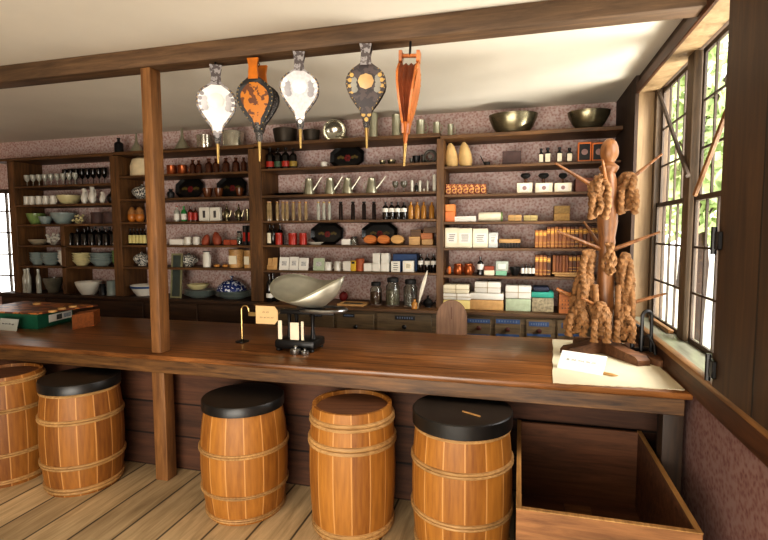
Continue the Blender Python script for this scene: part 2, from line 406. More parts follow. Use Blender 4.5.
# drawer cabinets below (ledge = their top)
cb = thing('drawer_cabinet', 'low drawer cabinet with blue labelled drawers behind the counter', 'cabinet', (-.9, 4.8, 0))
def dpart(m, name, mt, par=None):
    o = m.build(name, mt, par or cb)
    if not par: o.location = (.9, -4.8, 0)
    return o
dpart(M().box(-2.62, .828, 4.53, YW-.001, LEDGE-.03, LEDGE, .003), 'ledge', W_shelf)
dpart(M().box(-2.60, .828, 4.57, YW-.001, 0, LEDGE-.031), 'carcass', W_drawer)
def drawer(pl, pr, label, top, bot, knob_mat, by):
    x0 = aty(pl, 325, 4.56)[0]; x1 = aty(pr, 325, 4.56)[0]; zt = aty(pl, top, 4.56)[2]; zb = zt-.21
    d = dpart(M().box(x0, x1, 4.552, 4.572, zb, zt, .003), 'drawer', W_drawer)
    if label:
        xa, xb, za, zc = aty(label[0], label[2], 4.55)[0], aty(label[1], label[2], 4.55)[0], aty(label[0], label[3], 4.55)[2], aty(label[0], label[2], 4.55)[2]
        l = dpart(M().box(xa, xb, 4.549, 4.5525, za, zc), 'name_label', BLUEL if knob_mat is not IRON else BLACK, d); l['label'] = 'blue label strip' if knob_mat is not IRON else 'black label strip'
        mm = M(); n = 7
        for k in range(n):
            xx = xa+(xb-xa)*(k+1.2)/(n+1.4); hh = (zc-za)*random.uniform(.35, .6); mm.box(xx-.006, xx+.004, 4.5478, 4.5491, (za+zc)/2-hh/2, (za+zc)/2+hh/2)
        dpart(mm, 'faded_lettering', mat('faded_ink', (96, 108, 132), .8), d)
        if by:
            zz = aty(label[0], 334.5, 4.55)[2]
            dpart(M().box(x0+.01, x1-.01, 4.549, 4.5525, zz-.013, zz+.008), 'blue_edging', BLUEL, d)
    k = aty((pl+pr)/2, by or 327, 4.53)
    dpart(M().lathe([(.008, 0), (.008, .012), (.019, .018), (.022, .028), (.014, .037), (0, .039)], 14, mx=T(k[0], 4.552, k[2]) @ RX(PI/2)), 'knob', knob_mat, d)
KN = mat('knob_wood', (74, 34, 24), .35)
drawer(466.5, 491, (467.5, 490, 318.5, 322.5), 317.5, 0, KN, 328)
drawer(494.8, 520.6, (496, 520, 318.8, 323.2), 317.8, 0, KN, 329.5)
drawer(526, 552, (529, 549, 321.5, 326), 318.5, 0, KN, 331)
drawer(557, 584, (561.5, 575, 323, 328), 319.5, 0, KN, 333)
drawer(337, 374, (343, 354.5, 313.5, 317), 312.5, 0, IRON, 0)
drawer(377, 431.5, (395, 415, 315.5, 319.5), 312.5, 0, IRON, 0)
drawer(294, 334, (309, 322, 313, 316.5), 311.5, 0, IRON, 0)
dl = thing('low_cupboard', 'dark wooden low cupboard below the crockery shelves', 'cupboard', (-4.4, 4.8, 0))
def lpart(m, name, mt): o = m.build(name, mt, dl); o.location = (4.4, -4.8, 0); return o
lpart(M().box(-6.2, -2.625, 4.64, YW-.001, LEDGE-.03, LEDGE, .003), 'ledge', W_dark)
lpart(M().box(-6.18, -2.63, 4.67, YW-.001, 0, LEDGE-.031), 'carcass', W_dark)
for k in range(5):
    x0 = -6.15+k*.7; lpart(M().box(x0, x0+.67, 4.652, 4.669, .1, LEDGE-.05, .003), 'door', W_dark)

# ------------------------------------------------------------------ stock builders: local origin at base centre, front toward -y
def g_bottle(o, w, h, body=None, label=None, cap=None, shoulder=.62, neck=.3, lab=(.12, .5)):
    r = w/2
    M().lathe([(r*.9, 0), (r, h*.02), (r, h*shoulder), (r*.8, h*(shoulder+.08)), (r*neck*1.05, h*(shoulder+.17)), (r*neck, h*.92), (r*neck*1.3, h*.93), (r*neck*1.3, h*.96 if cap else h)], 14).build('body', body or G_dark, o)
    if cap: M().lathe([(r*neck*1.15, h*.95), (r*neck*1.4, h*.955), (r*neck*1.4, h*.99), (0, h)], 12).build('stopper', cap, o)
    if label: 
        l = M().lathe([(r*1.015, h*lab[0]), (r*1.015, h*lab[1])], 14, close=False).build('paper_label', label, o)
def g_sqbottle(o, w, h, body=None, label=None, cap=None):
    M().box(-w/2, w/2, -w*.4, w*.4, 0, h*.68, w*.08).lathe([(w*.4, h*.67), (w*.2, h*.76), (w*.2, h*.86)], 10).build('body', body or CREAM, o)
    M().lathe([(w*.26, h*.84), (w*.3, h*.86), (w*.3, h*.97), (w*.1, h)], 10).build('stopper', cap or BLACK, o)
    if label: M().box(-w*.42, w*.42, -w*.415, -w*.40, h*.1, h*.6).build('paper_label', label, o)
def g_vial(o, w, h, body=None, cap=None):
    r = w/2
    M().lathe([(r, 0), (r, h*.86), (r*.7, h*.9), (r*.7, h)], 8).build('tube', body or G_vial, o)
    M().lathe([(r*.85, h*.97), (r*.85, h*1.04), (0, h*1.05)], 8).build('stopper', cap or G_amber, o)
def g_jar(o, w, h, fill=None, lid=None, fh=.55):
    r = w/2
    M().lathe([(r*.92, 0), (r, h*.05), (r, h*.7), (r*.72, h*.8), (r*.72, h*.84), (r*.66, h*.84), (r*.66, h*.79), (r*.94, h*.69), (r*.94, h*.06), (0, h*.05)], 20).build('glass_body', G_clear, o)
    M().lathe([(r*.78, h*.845), (r*.8, h*.85), (r*.8, h*.98), (r*.7, h), (0, h)], 18).build('lid', lid or MATTE, o)
    if fill: M().lathe([(r*.9, h*.065), (r*.92, h*.1), (r*.92, h*fh), (r*.5, h*(fh+.05)), (0, h*(fh+.06))], 16).build('contents', fill, o)
def g_mug(o, w, h, m_=None, handle=True, side=1):
    m_ = m_ or TIN; r = w/2*.8 if handle else w/2
    M().lathe([(r*1.05, 0), (r, h*.06), (r*.96, h*.95), (r*1.02, h), (r*.9, h), (r*.88, h*.1), (0, h*.08)], 18).build('body', m_, o)
    if handle:
        M().tube([(side*(r*.9+r*.75*math.sin(t)), 0, h*.5+h*.32*math.cos(t)) for t in [PI*k/8 for k in range(9)]], h*.035, 6).build('handle', m_, o)
def g_oilcan(o, w, h):
    r = w/2*.62; x = -w*.18
    M().lathe([(r*1.05, 0), (r*1.05, h*.03), (r*.72, h*.72), (r*.62, h*.84), (r*.7, h*.93), (0, h)], 18, c=(x, 0, 0)).build('body', TIN, o)
    M().tube([(x+r*.8, 0, h*.3), (x+r*1.35, -.005, h*.5), (x+r*2.5, -.01, h*1.0)], [h*.07, h*.045, h*.035], 8).build('spout', mat('pale_tin', (206, 204, 186), .35, .4), o)
    M().tube([(x-r*.6-r*.8*math.sin(t), 0, h*.5+h*.3*math.cos(t)) for t in [PI*k/8 for k in range(9)]], h*.02, 6).build('handle', TIN, o)
def g_bowl(o, w, h, m_=None, sy=1., foot=.55, rim=None):
    r = w/2; m_ = m_ or PEWTER
    M().lathe([(r*foot, 0), (r*foot*1.02, h*.04), (r*(foot+.25*(1-foot)*2), h*.35), (r*.97, h*.8), (r*.99, h*.93), (r*1.0, h), (r*.95, h), (r*.92, h*.8), (r*.75, h*.35), (r*foot*.8, h*.08), (0, h*.07)], 28, sy=sy).build('bowl', m_, o)
    if rim: M().lathe([(r*.985, h*.72), (r*1.0, h*.74), (r*1.01, h*.9), (r*1.0, h*.92)], 28, sy=sy, close=False).build('painted_band', rim, o)
def g_plate(o, w, h, m_=None, sy=1.):
    r = w/2
    M().lathe([(r*.55, 0), (r*.6, h*.2), (r*1.0, h), (r*.98, h*1.08), (r*.6, h*.45), (0, h*.4)], 24, sy=sy).build('plate_body', m_ or WHITE, o)
def g_box(o, w, h, d=.1, m_=None, label=None, bev=.003, lab=(.12, .88, .15, .85), lmark=None):
    M().box(-w/2, w/2, 0, d, 0, h, bev).build('box_body', m_ or PALE, o)
    if label:
        xa, xb, za, zb = -w/2+w*lab[0], -w/2+w*lab[1], h*lab[2], h*lab[3]
        l = M().box(xa, xb, -.0015, .001, za, zb).build('paper_label', label, o)
        if lmark:
            q = M()
            cx, cz, ww, hh = (xa+xb)/2, (za+zb)/2, (xb-xa), (zb-za)
            if lmark == 'seal':
                q.lathe([(0, 0), (min(ww, hh)*.3, 0), (min(ww, hh)*.3, .0008), (0, .0009)], 14, mx=T(cx, -.0015, cz) @ RX(PI/2))
            else:
                for k in range(4): q.box(cx-ww*random.uniform(.2, .36), cx+ww*random.uniform(.2, .36), -.0024, -.0014, cz+hh*(.3-.2*k)-hh*.03, cz+hh*(.3-.2*k)+hh*.03)
            q.build('printed_mark', INK if lmark != 'seal' else mat('seal_ink', (150, 120, 116), .8), l)
def g_parcel(o, w, h, d=.16, m_=None, string=True, bev=.008):
    M().box(-w/2, w/2, 0, d, 0, h, bev).build('wrapped_box', m_ or PALE, o)
    if string:
        e = .0025
        M().box(-.0025, .0025, -e, d+e, -.0, h+e).box(-w/2-e, w/2+e, -e, d+e, h*.5-.002, h*.5+.002).build('string', STRING, o)
def g_roll(o, w, h, m_=None, end=None):
    r = h/2
    M().lathe([(r*.98, -w/2), (r, -w/2+.005), (r, w/2-.005), (r*.98, w/2)], 16, mx=T(0, r, r) @ RY(PI/2)).build('wrapped_roll', m_ or CREAM, o)
    M().lathe([(r*1.02, w/2-.012), (r*1.02, w/2+.003), (0, w/2+.004)], 16, mx=T(0, r, r) @ RY(PI/2)).build('end_cap', end or GREEN, o)
def g_book(o, w, h, m_=None, d=.15, band=True):
    m_ = m_ or random.choice(BOOKS)
    t = w*.12
    q = M().box(-w/2, w/2, 0, .012, 0, h, min(.003, w*.15)).box(-w/2, -w/2+t, .006, d, 0, h).box(w/2-t, w/2, .006, d, 0, h)
    if band:
        for z in (.1, .28, .7, .88): q.box(-w/2+.001, w/2-.001, -.0016, .002, h*z-.002, h*z+.002, mi=1)
        q.box(-w*.4, w*.4, -.0013, .002, h*.74, h*.83, mi=1)
    q.build('cover', [m_, GOLD], o)
    M().box(-w/2+t, w/2-t, .01, d-.006, .004, h-.006).build('page_block', PAGES, o)
def octo(w, h, k=.3): return [(-w/2, h*k), (-w/2+w*k*.8, 0), (w/2-w*k*.8, 0), (w/2, h*k), (w/2, h*(1-k)), (w/2-w*k*.8, h), (-w/2+w*k*.8, h), (-w/2, h*(1-k))]
def g_tray(o, w, h, flower=None, shape='octo', lean=.14):
    mx = RX(-lean)
    if shape == 'octo': P1 = octo(w, h); P2 = [(x*.82, (z-h/2)*.78+h/2) for x, z in P1]
    else: P1 = [(w/2*math.cos(2*PI*k/24), h/2+h/2*math.sin(2*PI*k/24)) for k in range(24)]; P2 = [(x*.82, (z-h/2)*.8+h/2) for x, z in P1]
    m = M(); n = len(P1)
    a = [m.bm.verts.new((x, -.025, z)) for x, z in P1]; b = [m.bm.verts.new((x, 0, z)) for x, z in P2]; c = [m.bm.verts.new((x, -.022, z)) for x, z in [(x*1.02, (z-h/2)*1.02+h/2) for x, z in P1]]; d = [m.bm.verts.new((x, .006, z)) for x, z in P2]
    for u, v in ((a, b), (c, a), (d, c)):
        for k in range(n): m.bm.faces.new((u[k], u[(k+1) % n], v[(k+1) % n], v[k]))
    m.bm.faces.new(b); m.bm.faces.new(d[::-1])
    bmesh.ops.transform(m.bm, matrix=mx, verts=m.bm.verts)
    m.build('tray_body', TREAD, o, smooth=False)
    if flower:
        q = M(); s = min(w, h)
        for k in range(6):
            t = 2*PI*k/6; q.lathe([(0, 0), (s*.07, 0), (s*.05, .002), (0, .003)], 8, mx=mx @ T(s*.09*math.cos(t), -.001, h*.48+s*.09*math.sin(t)) @ RX(PI/2))
        q.build('painted_flower', flower, o)
        q = M()
        for sx in (-1, 1):
            for k in range(3): q.lathe([(0, 0), (s*.07, 0), (0, .002)], 6, mx=mx @ T(sx*s*(.22+.09*k), -.001, h*(.5+.04*(k % 2))) @ RX(PI/2))
        q.build('painted_leaves', mat('tray_leaf', (96, 80, 36), .5), o)
def g_canister(o, w, h, m_=None, lid=True, label=None):
    r = w/2
    M().lathe([(r, 0), (r, h*.84), (r*.96, h*.86)], 18).build('body', m_ or WHITE, o)
    M().lathe([(r*1.03, h*.84), (r*1.03, h*.98), (r*.95, h), (0, h)], 18).build('lid', m_ or WHITE, o)
    if label: M().box(-r*.55, r*.55, -r*1.03, -r*.85, h*.2, h*.65).build('paper_label', label, o)
def g_crock(o, w, h, m_=None, handle=True):
    r = w/2
    M().lathe([(r*.75, 0), (r*.95, h*.25), (r*.9, h*.55), (r*.72, h*.75), (r*.85, h*.95), (r*.82, h), (r*.7, h*.96), (r*.62, h*.75), (0, h*.2)], 18).build('body', m_ or COPPER, o)
    if handle: M().tube([(r*.75+r*.4*math.sin(t), 0, h*.5+h*.3*math.cos(t)) for t in [PI*k/6 for k in range(7)]], h*.05, 6).build('handle', m_ or COPPER, o)
def g_tureen(o, w, h, m_=None, base=True):
    r = w/2*(.86 if base else 1)
    if base:
        M().lathe([(r*.5, 0), (r*.55, h*.08), (r*.5, h*.12), (r*.85, h*.3), (r, h*.52), (r*.95, h*.55), (0, h*.5)], 22).build('bowl', m_ or TRANSFER, o)
        M().lathe([(r*.98, h*.55), (r*.9, h*.65), (r*.6, h*.8), (r*.15, h*.88), (0, h*.88)], 22).build('lid', m_ or TRANSFER, o)
        for s in (-1, 1): M().tube([(s*(r*.9+r*.22*math.sin(t)), 0, h*.42+h*.1*math.cos(t)) for t in [PI*k/6 for k in range(7)]], h*.03, 6).build('handle', m_ or TRANSFER, o)
    else:
        M().lathe([(r, 0), (r, h*.06), (r*.86, h*.34), (r*.5, h*.62), (r*.16, h*.72), (0, h*.72)], 24).build('dome', m_ or BLUEWARE, o)
    M().lathe([(r*.06, h*.7), (r*.06, h*.84), (r*.15, h*.9), (r*.1, h*.98), (0, h)], 12).build('knob', m_ or TRANSFER, o)
def g_funnel(o, w, h):
    r = w/2; M().lathe([(r, 0), (r, h*.05), (r*.2, h*.58), (r*.12, h), (r*.06, h), (r*.1, h*.55), (r*.9, .002)], 20, close=False).build('funnel_body', TIN, o)
def g_goblet(o, w, h, m_=None):
    r = w/2; M().lathe([(r*.7, 0), (r*.7, h*.04), (r*.12, h*.1), (r*.1, h*.4), (r*.6, h*.52), (r*.9, h*.75), (r*.85, h), (r*.75, h), (r*.75, h*.75), (0, h*.5)], 14).build('goblet_body', m_ or G_pale, o)
def g_tube(o, w, h, m_=None):
    r = w/2; M().lathe([(r, 0), (r, h*.95), (r*.9, h*.97), (r*.35, h)], 12).build('tube_body', m_ or TIN, o)
def g_card(o, w, h, m_=None, lean=.2, mark=True, t=.006):
    mx = RX(-lean)
    M().box(-w/2, w/2, 0, t, 0, h, 0, mx=mx).build('card_body', m_ or PALE, o)
    if mark: M().box(-w*.25, w*.25, -.001, .001, h*.35, h*.7, mx=mx).build('printed_block', mat('grey_print', (176, 174, 170), .8, var=.4, scale=90), o)
def g_oval(o, w, h, m_=None, lid=None):
    mx = T(0, .0, h/2) @ RX(PI/2-.25); r = w/2
    M().lathe([(r*.97, -.02), (r, -.015), (r, .05), (r*.97, .055)], 22, sy=h/w, mx=mx).build('box_band', m_ or ORP, o)
    M().lathe([(r*.86, .0551), (r*.86, .058), (0, .058)], 22, sy=h/w, mx=mx).build('lid_face', lid or W_orange, o)
def g_brush(o, w, h):
    r = w/2
    M().lathe([(r*.3, 0), (r*.34, h*.05), (r*.2, h*.25), (r*.3, h*.45)], 12).build('handle', TEA, o)
    M().lathe([(r*.3, h*.43), (r*.85, h*.62), (r, h*.75), (r*.75, h*.95), (0, h)], 16).build('bristle_head', MATTE, o)
def g_scrub(o, w, h):
    M().box(-w/2, w/2, 0, .07, h*.55, h, .006).build('wooden_back', W_tan, o)
    m = M()
    for i in range(14):
        for j in range(4): 
            x = -w*.46+w*.92*i/13; y = .01+.05*j/3; m.box(x-.005, x+.005, y-.006, y+.006, 0, h*.56)
    b = m.build('bristles', MATTE, o)
def g_blob(o, w, h, m_=None, lean=.3, d=.09):
    r = w/2
    M().lathe([(r*.75, 0), (r, h*.2), (r*.95, h*.5), (r*.6, h*.85), (r*.2, h), (0, h)], 16, sy=d/w, mx=RY(lean)).build('sack_body', m_ or BREAD, o)
def g_pipe(o, w, h):
    M().lathe([(h*.2, 0), (h*.28, h*.12), (h*.26, h*.4), (h*.2, h*.4), (0, h*.1)], 12, c=(w*.25, 0, 0)).build('pipe_bowl', MATTE, o)
    M().tube([(w*.2, 0, h*.1), (-w*.1, 0, h*.3), (-w*.5, 0, h)], [h*.08, h*.06, h*.04], 6).build('pipe_stem', MATTE, o)
def g_gourd(o, w, h):
    r = w/2
    M().lathe([(r*.6, 0), (r, h*.2), (r*.98, h*.45), (r*.9, h*.5)], 18).build('pot_body', AMBER, o)
    M().lathe([(r*.92, h*.5), (r*.8, h*.75), (r*.4, h*.95), (0, h)], 18).build('domed_lid', mat('basket_lid', (150, 104, 56), .6, var=.3, scale=50), o)
def g_teapot(o, w, h, m_=None):
    r = w/2*.66; m_ = m_ or PEWTER
    M().lathe([(r*.6, 0), (r*.55, h*.05), (r*.9, h*.2), (r, h*.4), (r*.7, h*.6), (r*.3, h*.68), (r*.25, h*.72)], 18).build('body', m_, o)
    M().lathe([(r*.3, h*.7), (r*.32, h*.74), (r*.12, h*.85), (r*.16, h*.93), (0, h)], 12).build('lid', m_, o)
    M().tube([(r*.8, 0, h*.25), (r*1.25, 0, h*.4), (r*1.45, 0, h*.62)], [h*.05, h*.035, h*.025], 7).build('spout', m_, o)
    M().tube([(-r*.85-r*.5*math.sin(t), 0, h*.38+h*.18*math.cos(t)) for t in [PI*k/6 for k in range(7)]], h*.025, 6).build('handle', m_, o)
def g_jug(o, w, h, m_=None):
    r = w/2*.8; m_ = m_ or WHITE
    M().lathe([(r*.6, 0), (r*.55, h*.06), (r, h*.3), (r*.8, h*.55), (r*.45, h*.75), (r*.6, h*.95), (r*.5, h), (r*.35, h*.8), (0, h*.3)], 16).build('body', m_, o)
    M().tube([(r*.5+r*.6*math.sin(t), 0, h*.6+h*.28*math.cos(t)) for t in [PI*k/6 for k in range(7)]], h*.03, 6).build('handle', m_, o)
def g_crate(o, w, h, d=.16):
    m = M(); t = .012
    m.box(-w/2, w/2, 0, t, 0, h).box(-w/2, w/2, d-t, d, 0, h).box(-w/2, -w/2+t, t, d-t, 0, h).box(w/2-t, w/2, t, d-t, 0, h).box(-w/2+t, w/2-t, t, d-t, 0, t)
    m.build('crate_body', W_orange, o)
    q = M()
    for k in range(3):
        for j in range(6): 
            x = -w*.36+w*.13*j; q.box(x-.006, x+random.uniform(.0, .008), -.0015, .001, h*(.62-.2*k), h*(.62-.2*k)+h*.1)
    q.build('stencil_marks', TEA, o)
def g_wheel(o, w, h):
    r = h/2
    M().tube([(r*.8*math.cos(t), 0, r+r*.8*math.sin(t)) for t in [2*PI*k/20 for k in range(20)]], r*.2, 8, closed=True).lathe([(r*.3, -.01), (r*.3, .01)], 12, mx=T(0, 0, r) @ RX(PI/2)).build('ring_body', mat('grey_metal', (96, 94, 88), .4, .6), o)
def g_ladle(o, w, h):
    r = h/2
    M().lathe([(0, .055), (r*.5, .045), (r*.85, .02), (r, -.01), (r*.95, -.012), (r*.8, .015), (r*.4, .038), (0, .045)], 24, mx=T(-w/2+r, 0, r) @ RZ(.25) @ RX(-PI/2+.15)).build('ladle_bowl', mat('bright_tin', (210, 206, 190), .18, .85), o)
    M().tube([(-w/2+r*1.8, 0, r*.9), (0, 0, r*.55), (w/2, -.02, r*.35)], .01, 6).build('handle', TIN, o)
def g_slate(o, w, h):
    mx = RX(-.1)
    m = M(); f = .02
    m.box(-w/2, -w/2+f, 0, .014, 0, h, mx=mx).box(w/2-f, w/2, 0, .014, 0, h, mx=mx).box(-w/2+f, w/2-f, 0, .014, 0, f, mx=mx).box(-w/2+f, w/2-f, 0, .014, h-f, h, mx=mx).build('frame', mat('slate_frame', (128, 124, 92), .6), o)
    M().box(-w/2+f, w/2-f, .004, .01, f, h-f, mx=mx).build('slate_panel', SLATE, o)
def g_flatslate(o, w, h, d=.2):
    m = M(); f = .022
    m.box(-w/2, w/2, 0, f, 0, h).box(-w/2, w/2, d-f, d, 0, h).box(-w/2, -w/2+f, f, d-f, 0, h).box(w/2-f, w/2, f, d-f, 0, h).build('frame', W_tan, o)
    M().box(-w/2+f, w/2-f, f, d-f, 0, h*.5).build('slate_panel', SLATE, o)
def g_ball(o, w, h, m_=None):
    r = w/2; M().lathe([(0, 0)]+[(r*math.sin(PI*k/10), h/2-h/2*math.cos(PI*k/10)) for k in range(1, 10)]+[(0, h)], 16).build('cushion_body', m_ or DRED, o)
    M().lathe([(r*.12, h*.97), (r*.1, h*1.05), (0, h*1.08)], 8).build('tie', TEA, o)
def g_quill(o, w, h, m_=None):
    m = M(); n = 14; L = []; Rr = []
    for k in range(n+1):
        t = k/n; x = -w/2+w*t**1.25; z = h*t; wd = .001+.028*math.sin(PI*min(1, max(0, (t-.18)/.82)))**.7 if t > .18 else .0015
        L.append(m.bm.verts.new((x-wd*.6, 0, z))); Rr.append(m.bm.verts.new((x+wd*.6, .004, z-.006)))
    for k in range(n): m.bm.faces.new((L[k], Rr[k], Rr[k+1], L[k+1]))
    m.build('vane', mat('feather_white', (226, 220, 204), .8), o)
    M().tube([(-w/2+w*(k/n)**1.25, -.001, h*k/n) for k in range(n)], .0022, 5).build('shaft', CREAM, o)
def g_hat(o, w, h):
    r = w/2; M().lathe([(r, 0), (r, h*.04), (r*.96, h*.2), (r*.97, h*.55), (r*.8, h*.88), (r*.45, h), (0, h)], 22).build('hat_body', HAT, o)
def g_spoon(o, w, h):
    M().tube([(-w/2, 0, .006), (w*.1, 0, .006), (w*.3, 0, .008)], .005, 6).lathe([(0, 0), (w*.16, h*.4), (w*.2, h), (w*.17, h), (0, h*.3)], 14, c=(w*.34, 0, 0), sy=.7).build('ladle_body', mat('grey_metal', (96, 94, 88), .4, .6), o)
def g_flower(o, w, h, m_=None):
    m = M()
    for k in range(16):
        x = random.uniform(-w*.36, w*.36); z = h*random.uniform(.25, .82); r = h*.13
        m.tube([(x*.3, 0, 0), (x*.8, random.uniform(-.01, .02), z*.6), (x, random.uniform(-.02, .02), z)], [.004, .004, .003], 5)
        m.lathe([(0, -r), (r*.8, -r*.5), (r, 0), (r*.7, r*.6), (0, r)], 7, c=(x, random.uniform(-.03, .02), z))
    m.build('sprig_body', m_ or WHITE, o)

# ------------------------------------------------------------------ stock placement
BN = {'A': 'the far bay beside the small window', 'B': 'the bay behind the post', 'D': 'the middle bay', 'E': 'the bay nearest the big window'}
BNS = {'A': 'far end bay', 'B': 'bay behind the post', 'D': 'middle bay', 'E': 'window-side bay'}
SN = {1: 'top shelf', 2: 'second shelf', 3: 'third shelf', 4: 'fourth shelf', 5: 'fifth shelf', 6: 'lowest shelf', 7: 'ledge'}
ORD = ['first', 'second', 'third', 'fourth', 'fifth', 'sixth', 'seventh', 'eighth', 'ninth', 'tenth', 'eleventh', 'twelfth', 'thirteenth', 'fourteenth', 'fifteenth', 'sixteenth']
REG = []
def put(bay, s, fn, pl, pr, top, name, desc, cat, y=None, z0=None, on=None, **kw):
    """stand an item on shelf s of a bay; pl..pr and top give its extent as measured"""
    zs = BAY[bay][2][s]+.0006 if z0 is None else z0
    yf = 4.76 if s < 7 else 4.70
    flat = kw.pop('flat', None)
    back = y is not None
    Y = y if back else yf
    pc = (pl+pr)/2
    for _ in range(2):
        a, b = aty(pl, (top+230)/2, Y)[0], aty(pr, (top+230)/2, Y)[0]
        w = b-a
        if not back and fn in ROUND: Y = max(yf+min(w/2, .17)*(1 if s < 7 else 1), yf+.03)
    x = (a+b)/2
    lo, hi = BAY[bay][0], BAY[bay][1]
    if s > 1: x = min(max(x, lo+w/2+.004), hi-w/2-.004)
    h = flat if flat else max(.012, aty(pc, top, Y)[2]-zs)
    o = empty(name, (x, Y, zs)); o['category'] = cat
    fn(o, w, h, **kw)
    REG.append((o, desc, cat, bay, s, x, on))
    return o, x, Y, zs, w, h
ROUND = {g_bottle, g_sqbottle, g_vial, g_jar, g_mug, g_oilcan, g_bowl, g_plate, g_canister, g_crock, g_tureen, g_funnel, g_goblet, g_tube, g_brush, g_blob, g_pipe, g_gourd, g_teapot, g_jug, g_wheel, g_ball, g_hat, g_spoon, g_oval, g_flower, g_ladle, g_quill}
def row(bay, s, fn, items, name, desc, cat, **kw):
    for it in items: put(bay, s, fn, it[0], it[1], it[2], name, desc, cat, **(dict(kw, **it[3]) if len(it) > 3 else kw))

# ---- bay E
put('E', 1, g_bowl, 488, 537, 115, 'metal_bowl', 'wide shallow pewter bowl', 'bowl', y=4.86, sy=.72, foot=.6)
put('E', 1, g_bowl, 566, 609, 112, 'metal_bowl', 'deep pewter bowl with narrow foot', 'bowl', y=4.86, sy=.8, foot=.5)
put('E', 1, g_mug, 446.5, 454, 124.5, 'tin_mug', 'short tin mug', 'mug')
put('D', 1, g_tube, 369.5, 378, 112.5, 'tin_canister', 'tall pale tin cylinder behind the painted bellows', 'canister')
put('D', 1, g_mug, 391, 401.5, 115, 'tin_tankard', 'tall lidless tin tankard', 'tankard')
put('D', 1, g_mug, 415, 426, 120.5, 'tin_tankard', 'middle-sized tin tankard', 'tankard')
put('D', 1, g_mug, 432, 441, 122.5, 'tin_tankard', 'small tin tankard over the upright', 'tankard')
row('D', 1, g_bowl, [(275, 297, 129.5), (304, 320, 130.5)], 'baking_pan', 'dark shallow baking pan', 'pan', m_=mat('dark_tin', (62, 54, 44), .5, .5), foot=.75)
put('D', 1, g_ladle, 324, 349, 119, 'dipper', 'bright tin dipper with handle lying on its side', 'dipper')
put('E', 2, g_blob, 444, 457, 143, 'hide_bag', 'narrow tan hide bag against the upright', 'bag', lean=-.12)
put('E', 2, g_blob, 459.5, 473, 142, 'hide_bag', 'plump tan hide bag slumped over', 'bag', lean=-.12, d=.12)
put('E', 2, g_pipe, 480, 489, 155.5, 'smoking_pipe', 'small black smoking pipe', 'pipe')
put('E', 2, g_box, 502, 520.5, 151, 'slatted_box', 'dark brown small box', 'box', m_=mat('dark_box', (70, 50, 46), .7, var=.3))
row('E', 2, g_sqbottle, [(538, 542.8, 148.4), (544, 550, 147.4), (556, 561.5, 147), (565.8, 571.5, 147.6)], 'medicine_bottle', 'small bottle with cream label and black stopper', 'bottle', label=CREAM, body=MATTE)
row('E', 2, g_box, [(577, 590.5, 142), (591, 605, 142.3)], 'tobacco_box', 'black and red framed tin box', 'box', m_=ORP, label=MATTE, lab=(.1, .9, .1, .9), d=.05, lmark='seal')
row('E', 3, g_box, [(445.6+5.8*k, 445.6+5.8*k+5.4, 184) for k in range(7)], 'patterned_box', 'tiny red and gold patterned box', 'box', m_=REDGOLD, d=.08)
for k, (a, b, c, d) in enumerate(((516.5, 532, 520, 530.3), (535, 552.2, 537.6, 548.6), (554, 571.3, 557.8, 567))):
    _, x, Y, z, w, h = put('E', 3, g_box, a, b, 182.8, 'paper_box', 'white paper box with a printed oval', 'box', m_=CREAM, label=PALE, lmark='seal', lab=(.2, .8, .15, .85), d=.12)
    put('E', 3, g_brush, c, d, 173, 'shaving_brush', 'black domed shaving brush on a white box', 'brush', y=Y+.06, z0=z+h+.0008)
put('E', 3, g_box, 575, 609, 177.6, 'wooden_chest', 'reddish wooden chest with a pale label behind the rope rack', 'chest', m_=wood('red_wood', (92, 46, 30), (134, 74, 50), .5), label=TANP, lab=(.35, .8, .3, .75), d=.16)
_, x, Y, z, w, h = put('E', 4, g_box, 443.8, 453.5, 211.5, 'orange_box', 'small orange box at the bottom of a stack of two', 'box', m_=ORP, d=.1)
put('E', 4, g_box, 443.8, 453.3, 204.3, 'orange_box', 'small orange box on top of a stack of two', 'box', m_=mat('orange_tin_light', (214, 132, 62), .45), d=.1, z0=z+h+.0006)
put('E', 4, g_box, 454.5, 476, 216.2, 'folded_paper', 'low pile of folded white paper', 'paper', m_=PALE, d=.12)
put('E', 4, g_roll, 478.5, 502, 212, 'paper_roll', 'cream wrapped roll with a green end', 'roll')
put('E', 4, g_parcel, 508, 521.5, 214.8, 'brown_packet', 'flat tan packet with a dark band', 'packet', m_=TANP, d=.1)
put('E', 4, g_parcel, 523.5, 537.5, 215.2, 'brown_packet', 'flat sand coloured packet', 'packet', m_=mat('sand_paper', (186, 166, 112), .8), d=.1)
_, x, Y, z, w, h = put('E', 4, g_box, 553.8, 569.6, 213.3, 'straw_box', 'olive straw-covered box at the bottom of two', 'box', m_=mat('straw', (140, 108, 60), .8, var=.3, scale=50), d=.12)
put('E', 4, g_box, 554, 569.8, 205.6, 'straw_box', 'olive straw-covered box on top of another', 'box', m_=mat('straw_light', (124, 98, 56), .8, var=.3, scale=50), d=.12, z0=z+h+.0006)
row('E', 5, g_box, [(443.7, 457, 227.8), (457.5, 472.2, 228.2), (472.8, 488, 228.6)], 'cream_packet', 'large cream printed packet', 'packet', m_=CREAM, label=PALE, lab=(.12, .88, .25, .75), lmark='lines', d=.08)
put('E', 5, g_box, 488.4, 497.8, 232.5, 'grey_packet', 'small pale grey printed packet', 'packet', m_=mat('grey_paper', (196, 198, 192), .8), label=PALE, lab=(.15, .85, .3, .75), lmark='lines', d=.07)
put('E', 5, g_scrub, 499, 520.5, 239, 'scrubbing_brush', 'scrubbing brush with black bristles and tan back', 'brush')
xb = [535, 539, 543, 547, 550.6, 554.5, 558.3, 562.3, 566.4, 570.4, 574.8, 579, 583, 587, 591, 595, 599, 603]
